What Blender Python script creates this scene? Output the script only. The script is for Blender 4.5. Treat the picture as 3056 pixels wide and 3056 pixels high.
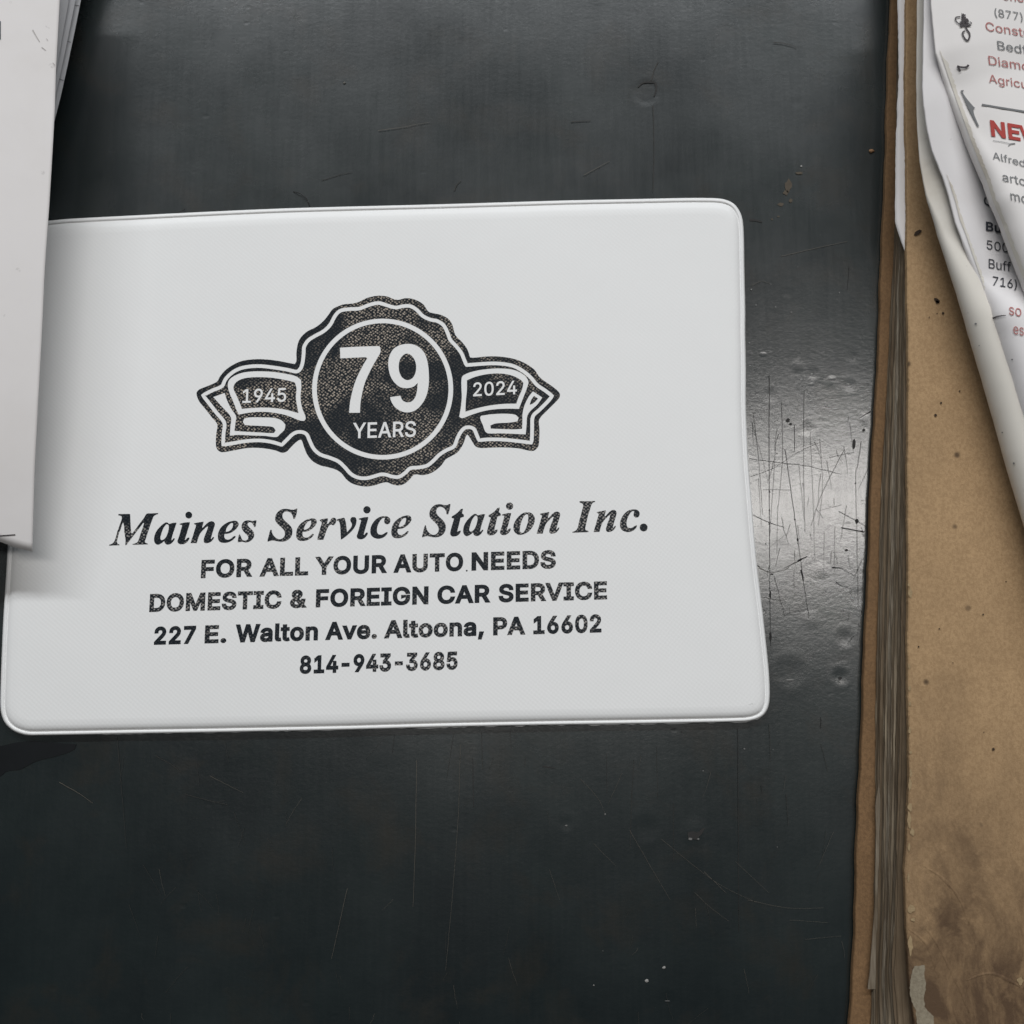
import bpy, math, random
import numpy as np
from mathutils import Vector, Matrix

for o in list(bpy.data.objects):
    bpy.data.objects.remove(o)
scene = bpy.context.scene
COL = scene.collection
random.seed(7)
rng = np.random.default_rng(11)

# ------------------------------------------------------------------ camera
CAM_H = 0.171
TILT = math.radians(8.4)
cam_d = bpy.data.cameras.new('camera')
cam = bpy.data.objects.new('camera', cam_d)
COL.objects.link(cam)
cam.location = (0, 0, CAM_H)
cam.rotation_euler = (TILT, 0, 0)
cam_d.sensor_width = 36
cam_d.sensor_fit = 'HORIZONTAL'
cam_d.lens = 36.0
cam_d.clip_start = 0.005
cam_d.clip_end = 20
cam_d.dof.use_dof = True
cam_d.dof.focus_distance = 0.172
cam_d.dof.aperture_fstop = 30
scene.camera = cam
scene.render.resolution_x = 1024
scene.render.resolution_y = 1024

# ------------------------------------------------------------------ ambient room light
world = bpy.data.worlds.new("World")
scene.world = world
world.use_nodes = True
bg = world.node_tree.nodes['Background']
bg.inputs['Color'].default_value = (0.80, 0.92, 1.0, 1)
bg.inputs['Strength'].default_value = 0.035

# ------------------------------------------------------------------ ceiling lamps (fluorescent fittings)
def area(name, loc, sx, sy, power, color, rz=0.0):
    l = bpy.data.lights.new(name, 'AREA')
    l.shape = 'RECTANGLE'
    l.size = sx
    l.size_y = sy
    l.energy = power
    l.color = color
    o = bpy.data.objects.new(name, l)
    COL.objects.link(o)
    o.location = loc
    o.rotation_euler = (0, 0, rz)
    return o
area('ceiling_lamp', (0.22, 0.275, 1.60), 1.50, 0.17, 8.0, (1.0, 0.965, 0.93))
area('ceiling_lamp', (-0.20, 1.88, 1.60), 3.6, 0.16, 98.0, (0.95, 0.975, 1.0))

scene.view_settings.view_transform = 'Standard'
scene.view_settings.look = 'None'
scene.view_settings.exposure = 0.0
scene.view_settings.gamma = 1.0

# ------------------------------------------------------------------ helpers
CT, ST = math.cos(TILT), math.sin(TILT)
def W(px, py, z=0.0):
    """photo pixel (3056 px frame) -> world point on the horizontal plane at height z"""
    dx = (px - 1528.0) / 1528.0 * 0.5
    dy = -(py - 1528.0) / 1528.0 * 0.5
    # camera axes: right (1,0,0), up (0,ct,st), forward (0,st,-ct)
    vx, vy, vz = dx, dy * CT + ST, dy * ST - CT
    t = (z - CAM_H) / vz
    return (vx * t, vy * t, z)

def mesh_obj(name, verts, faces, mat=None, parent=None, smooth=False):
    me = bpy.data.meshes.new(name)
    me.from_pydata([tuple(v) for v in verts], [], [tuple(f) for f in faces])
    me.update()
    if mat:
        me.materials.append(mat)
    if smooth:
        me.polygons.foreach_set('use_smooth', [True] * len(me.polygons))
    o = bpy.data.objects.new(name, me)
    COL.objects.link(o)
    if parent:
        o.parent = parent
    return o

def empty(name, label, cat, loc=(0, 0, 0), group=None):
    o = bpy.data.objects.new(name, None)
    COL.objects.link(o)
    o.empty_display_size = 0.01
    o.location = (0, 0, 0)
    o['label'] = label
    o['category'] = cat
    if group:
        o['group'] = group
    return o

def tag(o, label, cat, group=None):
    o['label'] = label
    o['category'] = cat
    if group:
        o['group'] = group
    return o

def interp(tab, y):
    ys = [p[0] for p in tab]
    return float(np.interp(y, ys, [p[1] for p in tab]))

# ------------------------------------------------------------------ material helpers
def new_mat(name):
    m = bpy.data.materials.new(name)
    m.use_nodes = True
    nt = m.node_tree
    b = nt.nodes['Principled BSDF']
    return m, nt, b
def N(nt, typ, **kw):
    n = nt.nodes.new(typ)
    for k, v in kw.items():
        if k.startswith('i_'):
            key = k[2:].replace('_', ' ')
            n.inputs[key].default_value = v
        else:
            setattr(n, k, v)
    return n
def coords(nt, scale=(1, 1, 1), rot=(0, 0, 0), loc=(0, 0, 0)):
    tc = N(nt, 'ShaderNodeTexCoord')
    mp = N(nt, 'ShaderNodeMapping')
    mp.inputs['Scale'].default_value = scale
    mp.inputs['Rotation'].default_value = rot
    mp.inputs['Location'].default_value = loc
    nt.links.new(tc.outputs['Object'], mp.inputs['Vector'])
    return mp.outputs['Vector']
def noise(nt, vec, scale, detail=4, rough=0.5, dist=0.0):
    n = N(nt, 'ShaderNodeTexNoise')
    n.inputs['Scale'].default_value = scale
    n.inputs['Detail'].default_value = detail
    n.inputs['Roughness'].default_value = rough
    n.inputs['Distortion'].default_value = dist
    nt.links.new(vec, n.inputs['Vector'])
    return n.outputs['Fac']
def ramp(nt, fac, stops, interp_='LINEAR'):
    r = N(nt, 'ShaderNodeValToRGB')
    r.color_ramp.interpolation = interp_
    el = r.color_ramp.elements
    while len(el) < len(stops):
        el.new(0.5)
    for e, (p, c) in zip(el, stops):
        e.position = p
        e.color = (c, c, c, 1) if not isinstance(c, tuple) else (*c, 1)
    nt.links.new(fac, r.inputs['Fac'])
    return r.outputs['Color']
def mix(nt, fac, a, b, mode='MIX'):
    m = N(nt, 'ShaderNodeMix', data_type='RGBA', blend_type=mode)
    def put(s, v):
        if isinstance(v, (tuple, list)):
            s.default_value = (*v, 1) if len(v) == 3 else v
        elif isinstance(v, (int, float)):
            s.default_value = v
        else:
            nt.links.new(v, s)
    put(m.inputs[0], fac)
    put(m.inputs[6], a)
    put(m.inputs[7], b)
    return m.outputs[2]
def math_n(nt, op, a, b=None):
    m = N(nt, 'ShaderNodeMath', operation=op)
    for i, v in enumerate((a, b)):
        if v is None:
            continue
        if isinstance(v, (int, float)):
            m.inputs[i].default_value = v
        else:
            nt.links.new(v, m.inputs[i])
    return m.outputs[0]
def bump(nt, bsdf, height, strength, dist, prev=None):
    b = N(nt, 'ShaderNodeBump')
    b.inputs['Strength'].default_value = strength
    b.inputs['Distance'].default_value = dist
    nt.links.new(height, b.inputs['Height'])
    if prev:
        nt.links.new(prev, b.inputs['Normal'])
    nt.links.new(b.outputs['Normal'], bsdf.inputs['Normal'])
    return b.outputs['Normal']

def mat_desk():
    m, nt, b = new_mat('worn_dark_enamel')
    v = coords(nt)
    n1 = noise(nt, v, 28, 6, 0.62)
    n2 = noise(nt, coords(nt, loc=(3.1, 1.7, 0)), 75, 6, 0.65, 0.4)
    c = mix(nt, ramp(nt, n1, [(0.35, 0.0), (0.68, 1.0)]), (0.0030, 0.0070, 0.0080), (0.0120, 0.0185, 0.0185))
    c = mix(nt, ramp(nt, n2, [(0.52, 0.0), (0.75, 0.75)]), c, (0.019, 0.0165, 0.012))
    n3 = noise(nt, v, 900, 3, 0.7)
    c = mix(nt, ramp(nt, n3, [(0.66, 0.0), (0.80, 0.35)]), c, (0.02, 0.02, 0.019))
    nt.links.new(c, b.inputs['Base Color'])
    # roughness: smudges, rubbed areas
    r1 = noise(nt, coords(nt, loc=(9, 4, 2)), 45, 7, 0.65)
    vs = coords(nt, scale=(1, 0.05, 1), rot=(0, 0, 0.02))
    r2 = noise(nt, vs, 1400, 3, 0.6)
    rr = math_n(nt, 'ADD', math_n(nt, 'MULTIPLY', r1, 0.30), math_n(nt, 'MULTIPLY', r2, 0.09))
    rr = math_n(nt, 'ADD', rr, 0.205)
    nt.links.new(rr, b.inputs['Roughness'])
    b.inputs['Specular IOR Level'].default_value = 0.24
    b.inputs['Coat Weight'].default_value = 1.0
    b.inputs['Coat IOR'].default_value = 1.85
    nt.links.new(math_n(nt, 'MULTIPLY', rr, 0.46), b.inputs['Coat Roughness'])
    # fine relief: grain, pits, short rubbed marks
    g1 = noise(nt, v, 1500, 3, 0.6)
    g2 = noise(nt, coords(nt, scale=(0.65, 1, 1)), 620, 6, 0.72)
    vo = N(nt, 'ShaderNodeTexVoronoi')
    vo.inputs['Scale'].default_value = 260
    nt.links.new(coords(nt, scale=(0.8, 1.25, 1)), vo.inputs['Vector'])
    pit = ramp(nt, vo.outputs['Distance'], [(0.06, 0.0), (0.16, 1.0)])
    gate = ramp(nt, noise(nt, coords(nt, loc=(5, 5, 5)), 160, 2, 0.5), [(0.56, 0.0), (0.64, 1.0)])
    pit = mix(nt, gate, (1, 1, 1), pit)
    h = math_n(nt, 'ADD', math_n(nt, 'MULTIPLY', g1, 0.45), math_n(nt, 'MULTIPLY', g2, 0.6))
    h = math_n(nt, 'ADD', h, math_n(nt, 'MULTIPLY', pit, 0.5))
    nn = bump(nt, b, h, 0.21, 0.00012)
    nt.links.new(nn, b.inputs['Coat Normal'])
    return m

def mat_vinyl():
    m, nt, b = new_mat('white_vinyl')
    n1 = noise(nt, coords(nt), 18, 3, 0.5)
    c = mix(nt, n1, (0.76, 0.765, 0.76), (0.805, 0.805, 0.80))
    vo = N(nt, 'ShaderNodeTexVoronoi')
    vo.inputs['Scale'].default_value = 75
    nt.links.new(coords(nt), vo.inputs['Vector'])
    dot = ramp(nt, vo.outputs['Distance'], [(0.012, 1.0), (0.02, 0.0)])
    gate = ramp(nt, noise(nt, coords(nt, loc=(2, 8, 1)), 60, 1, 0.5), [(0.60, 0.0), (0.62, 1.0)])
    c = mix(nt, math_n(nt, 'MULTIPLY', dot, gate), c, (0.28, 0.27, 0.26))
    nt.links.new(c, b.inputs['Base Color'])
    b.inputs['Roughness'].default_value = 0.46
    b.inputs['Specular IOR Level'].default_value = 0.35
    b.inputs['Subsurface Weight'].default_value = 0.0
    w1 = N(nt, 'ShaderNodeTexWave', wave_type='BANDS', bands_direction='X')
    w1.inputs['Scale'].default_value = 560
    w1.inputs['Distortion'].default_value = 1.0
    nt.links.new(coords(nt, rot=(0, 0, math.radians(38))), w1.inputs['Vector'])
    w2 = N(nt, 'ShaderNodeTexWave', wave_type='BANDS', bands_direction='X')
    w2.inputs['Scale'].default_value = 560
    w2.inputs['Distortion'].default_value = 1.0
    nt.links.new(coords(nt, rot=(0, 0, math.radians(-50))), w2.inputs['Vector'])
    h = math_n(nt, 'ADD', w1.outputs['Fac'], w2.outputs['Fac'])
    n_ = bump(nt, b, h, 0.10, 0.00004)
    bump(nt, b, noise(nt, coords(nt), 26, 3, 0.45), 0.40, 0.0012, n_)
    return m

def mat_ink(name, warm, cover):
    """glossy black ink on embossed vinyl: glints and bare tops of the weave painted in as warm grey flecks"""
    m, nt, b = new_mat(name)
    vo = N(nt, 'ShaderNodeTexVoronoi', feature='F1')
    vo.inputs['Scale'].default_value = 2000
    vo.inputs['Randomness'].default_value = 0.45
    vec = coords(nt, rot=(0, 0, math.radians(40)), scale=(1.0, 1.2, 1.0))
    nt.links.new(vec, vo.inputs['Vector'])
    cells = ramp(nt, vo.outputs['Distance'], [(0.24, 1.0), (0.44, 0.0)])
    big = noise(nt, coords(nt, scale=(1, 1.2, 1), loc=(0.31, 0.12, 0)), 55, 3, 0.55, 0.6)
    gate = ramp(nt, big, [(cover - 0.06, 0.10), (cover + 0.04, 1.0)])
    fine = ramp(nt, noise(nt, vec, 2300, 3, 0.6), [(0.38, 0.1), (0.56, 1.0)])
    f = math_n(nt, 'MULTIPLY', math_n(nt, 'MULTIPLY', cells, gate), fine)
    c = mix(nt, f, (0.008, 0.0125, 0.0175), warm)  # warm flecks also carry the weave's glints in the base colour
    nt.links.new(c, b.inputs['Base Color'])
    b.inputs['Roughness'].default_value = 0.36
    b.inputs['Specular IOR Level'].default_value = 0.10
    bump(nt, b, vo.outputs['Distance'], 0.35, 0.00008)
    return m

def mat_plain(name, color, rough=0.6, var=0.1, nscale=300, bstr=0.1, bd=0.0001, metallic=0, spec=0.3):
    m, nt, b = new_mat(name)
    n1 = noise(nt, coords(nt), nscale, 4, 0.6)
    c2 = tuple(x * (1 - var) for x in color)
    nt.links.new(mix(nt, n1, c2, color), b.inputs['Base Color'])
    b.inputs['Roughness'].default_value = rough
    b.inputs['Metallic'].default_value = metallic
    b.inputs['Specular IOR Level'].default_value = spec
    if bstr:
        bump(nt, b, n1, bstr, bd)
    return m

def mat_paper(name, color, grime=(0.42, 0.37, 0.30), amt=0.5, seed=0.0):
    m, nt, b = new_mat(name)
    n1 = noise(nt, coords(nt, loc=(seed, seed * 2, 0)), 38, 5, 0.65, 0.3)
    c = mix(nt, ramp(nt, n1, [(0.50, 0.0), (0.85, amt)]), color, grime)
    n2 = noise(nt, coords(nt, loc=(seed, 0, 0)), 420, 4, 0.6)
    c = mix(nt, ramp(nt, n2, [(0.70, 0.0), (0.78, 0.35)]), c, (0.25, 0.23, 0.22))
    nt.links.new(c, b.inputs['Base Color'])
    b.inputs['Roughness'].default_value = 0.72
    b.inputs['Specular IOR Level'].default_value = 0.25
    bump(nt, b, noise(nt, coords(nt), 55, 3, 0.5), 0.30, 0.0007)
    return m

def mat_board(name, base, dark, seed=0.0, stain_and_shade=False):
    """fibrous greyish-brown millboard, speckled; grime, water stains and painted light falloff towards its worn foot"""
    m, nt, b = new_mat(name)
    v = coords(nt, loc=(seed, seed, 0))
    n1 = noise(nt, v, 60, 6, 0.62, 0.2)
    c = mix(nt, ramp(nt, n1, [(0.32, 0.0), (0.70, 1.0)]), base, tuple(x * 0.80 for x in base))
    fib = noise(nt, coords(nt, scale=(1, 0.75, 1)), 2400, 4, 0.75)
    c = mix(nt, ramp(nt, fib, [(0.40, 0.40), (0.60, 0.0)]), c, dark)
    vo = N(nt, 'ShaderNodeTexVoronoi')
    vo.inputs['Scale'].default_value = 190
    nt.links.new(v, vo.inputs['Vector'])
    spots = ramp(nt, vo.outputs['Distance'], [(0.05, 0.8), (0.12, 0.0)])
    sg = ramp(nt, noise(nt, coords(nt, loc=(7, 1, 0)), 120, 1, 0.5), [(0.50, 0.0), (0.56, 1.0)])
    c = mix(nt, math_n(nt, 'MULTIPLY', spots, sg), c, (0.055, 0.035, 0.022))
    if stain_and_shade:
        # soiled lower end of the cover, its light falloff painted in too (object space = world metres)
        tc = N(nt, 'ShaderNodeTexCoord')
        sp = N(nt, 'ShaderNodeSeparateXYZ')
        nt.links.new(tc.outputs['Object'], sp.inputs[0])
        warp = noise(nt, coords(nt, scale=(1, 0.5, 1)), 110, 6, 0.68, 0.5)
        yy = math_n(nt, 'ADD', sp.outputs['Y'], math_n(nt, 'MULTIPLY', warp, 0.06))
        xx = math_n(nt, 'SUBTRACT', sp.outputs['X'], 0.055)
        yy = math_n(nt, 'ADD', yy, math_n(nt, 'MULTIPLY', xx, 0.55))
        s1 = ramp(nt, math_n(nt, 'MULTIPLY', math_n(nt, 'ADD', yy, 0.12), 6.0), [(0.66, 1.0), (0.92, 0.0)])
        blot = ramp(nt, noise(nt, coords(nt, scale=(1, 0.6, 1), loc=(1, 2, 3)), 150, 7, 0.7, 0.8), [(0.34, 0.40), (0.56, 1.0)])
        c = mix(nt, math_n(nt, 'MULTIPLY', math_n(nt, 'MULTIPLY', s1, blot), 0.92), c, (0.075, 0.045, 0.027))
    nt.links.new(c, b.inputs['Base Color'])
    b.inputs['Roughness'].default_value = 0.82
    b.inputs['Specular IOR Level'].default_value = 0.2
    h = math_n(nt, 'ADD', fib, math_n(nt, 'MULTIPLY', n1, 1.2))
    bump(nt, b, h, 0.4, 0.0002)
    return m

def mat_pages(name, light, dark, seed):
    m, nt, b = new_mat(name)
    n1 = noise(nt, coords(nt, scale=(1, 0.03, 1), loc=(seed, 0, seed)), 2600, 4, 0.75)
    n2 = noise(nt, coords(nt, loc=(0, seed, 0)), 45, 4, 0.6)
    c = mix(nt, ramp(nt, n1, [(0.30, 0.0), (0.66, 1.0)]), dark, light)
    c = mix(nt, ramp(nt, n2, [(0.36, 0.0), (0.66, 0.85)]), c, (0.085, 0.060, 0.036))
    nt.links.new(c, b.inputs['Base Color'])
    b.inputs['Roughness'].default_value = 0.8
    b.inputs['Specular IOR Level'].default_value = 0.2
    bump(nt, b, n1, 0.5, 0.0001)
    return m

M_DESK = mat_desk()
M_VINYL = mat_vinyl()
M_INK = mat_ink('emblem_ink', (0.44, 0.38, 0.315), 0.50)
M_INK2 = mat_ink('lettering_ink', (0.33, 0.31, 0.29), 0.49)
M_SCR = mat_plain('scratch_dark', (0.030, 0.029, 0.028), 0.75, 0.3, 900, 0)
M_SCR2 = mat_plain('scratch_faint', (0.040, 0.038, 0.034), 0.7, 0.3, 900, 0)
M_SCRL = mat_plain('scratch_light', (0.10, 0.09, 0.075), 0.6, 0.4, 900, 0)
M_STAIN = mat_plain('greasy_smear', (0.0062, 0.0082, 0.0100), 0.42, 0.6, 120, 0.2, 0.0002, spec=0.28)
M_BARE = mat_plain('bare_metal', (0.26, 0.26, 0.255), 0.35, 0.3, 900, 0, metallic=0.6)
M_PAPER_L = mat_paper('office_paper', (0.72, 0.695, 0.685), amt=0.15)
M_PAPER_S = mat_paper('office_paper_grey', (0.60, 0.60, 0.615), amt=0.2, seed=2)
M_PAPER_A = mat_paper('aged_paper', (0.63, 0.60, 0.545), amt=1.0, seed=4)
M_PAPER_B = mat_paper('catalogue_paper', (0.70, 0.68, 0.68), amt=0.25, seed=5)
M_PAPER_C = mat_paper('catalogue_paper_top', (0.74, 0.715, 0.70), amt=0.15, seed=6)
M_EDGE = mat_paper('paper_worn_edge', (0.64, 0.61, 0.55), (0.33, 0.26, 0.18), 0.9, seed=7)
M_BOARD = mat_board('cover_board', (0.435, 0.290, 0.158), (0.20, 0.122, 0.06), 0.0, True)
M_BOARD2 = mat_board('back_board', (0.23, 0.135, 0.066), (0.075, 0.042, 0.022), 3.0)
M_TORN = mat_board('torn_board', (0.30, 0.26, 0.19), (0.11, 0.085, 0.055), 5.0)
M_GREYINK = mat_plain('grey_print', (0.19, 0.195, 0.20), 0.7, 0.25, 900, 0)
M_BLKINK = mat_plain('black_print', (0.055, 0.058, 0.07), 0.7, 0.25, 900, 0)
M_REDINK = mat_plain('pale_red_print', (0.44, 0.17, 0.16), 0.7, 0.15, 900, 0)
M_REDB = mat_plain('red_print', (0.42, 0.055, 0.045), 0.7, 0.15, 900, 0)
M_PEN = mat_plain('ballpoint', (0.06, 0.05, 0.055), 0.6, 0.4, 1200, 0)
M_CRUMB = mat_plain('crumb_tan', (0.30, 0.17, 0.09), 0.8, 0.3, 900, 0.3)
M_DUST = mat_plain('white_fleck', (0.34, 0.335, 0.32), 0.8, 0.3, 900, 0.3)
M_HAIR = mat_plain('hair_dark', (0.012, 0.010, 0.009), 0.5, 0.2, 900, 0)

# ------------------------------------------------------------------ 2-D outline tools (photo pixel space)
def smooth_loop(pts, sub=4, corner=50):
    n = len(pts)
    P = [Vector(p) for p in pts]
    tang = []
    for i in range(n):
        a, c, b = P[i - 1], P[i], P[(i + 1) % n]
        d1, d2 = (c - a), (b - c)
        if d1.length < 1e-6 or d2.length < 1e-6 or math.degrees(d1.angle(d2)) > corner:
            tang.append(None)
        else:
            tang.append((b - a) * 0.5)
    out = []
    for i in range(n):
        p0, p1 = P[i], P[(i + 1) % n]
        seg = (p1 - p0)
        t0 = tang[i] if tang[i] is not None else seg
        t1 = tang[(i + 1) % n] if tang[(i + 1) % n] is not None else seg
        L = seg.length
        t0 = t0.normalized() * L if t0.length > 0 else seg
        t1 = t1.normalized() * L if t1.length > 0 else seg
        for k in range(sub):
            t = k / sub
            h = (2*t**3 - 3*t**2 + 1) * p0 + (t**3 - 2*t**2 + t) * t0 + (-2*t**3 + 3*t**2) * p1 + (t**3 - t**2) * t1
            out.append((h.x, h.y))
    return out
def smooth_open(pts, sub=4):
    P = [Vector(p) for p in pts]
    out = []
    for i in range(len(P) - 1):
        a = P[max(i - 1, 0)]; b = P[i]; c = P[i + 1]; d = P[min(i + 2, len(P) - 1)]
        for k in range(sub):
            t = k / sub
            q = 0.5 * ((2*b) + (c - a) * t + (2*a - 5*b + 4*c - d) * t*t + (3*b - a - 3*c + d) * t**3)
            out.append(tuple(q))
    out.append(tuple(P[-1]))
    return out
def offset_loop(pts, d):
    n = len(pts)
    out = []
    for i in range(n):
        a = Vector(pts[i - 1]); b = Vector(pts[(i + 1) % n]); c = Vector(pts[i])
        t = (b - a).normalized()
        out.append((c.x + t.y * d, c.y - t.x * d))
    return out
def area2(p):
    return sum(p[i - 1][0] * p[i][1] - p[i][0] * p[i - 1][1] for i in range(len(p)))
def circle(cx, cy, r, n=48, ry=None):
    ry = ry or r
    return [(cx + r * math.cos(2*math.pi*i/n), cy + ry * math.sin(2*math.pi*i/n)) for i in range(n)]
def crop(pts, ox, oy, s):
    return [(ox + x / s, oy + y / s) for x, y in pts]

def fill_loops(loops):
    """even-odd fill of pixel-space loops -> verts(2d), faces"""
    cu = bpy.data.curves.new('tmp', 'CURVE')
    cu.dimensions = '2D'
    cu.fill_mode = 'BOTH'
    for lp in loops:
        sp = cu.splines.new('POLY')
        sp.points.add(len(lp) - 1)
        for i, (x, y) in enumerate(lp):
            sp.points[i].co = (x, -y, 0, 1)
        sp.use_cyclic_u = True
    return curve_to_2d(cu)
def curve_to_2d(cu):
    ob = bpy.data.objects.new('tmp', cu)
    COL.objects.link(ob)
    dg = bpy.context.evaluated_depsgraph_get()
    ev = ob.evaluated_get(dg)
    me = ev.to_mesh()
    v = [(p.co.x, -p.co.y) for p in me.vertices]
    f = [tuple(p.vertices) for p in me.polygons]
    ev.to_mesh_clear()
    bpy.data.objects.remove(ob)
    bpy.data.curves.remove(cu)
    return v, f
_cap = {}
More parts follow.
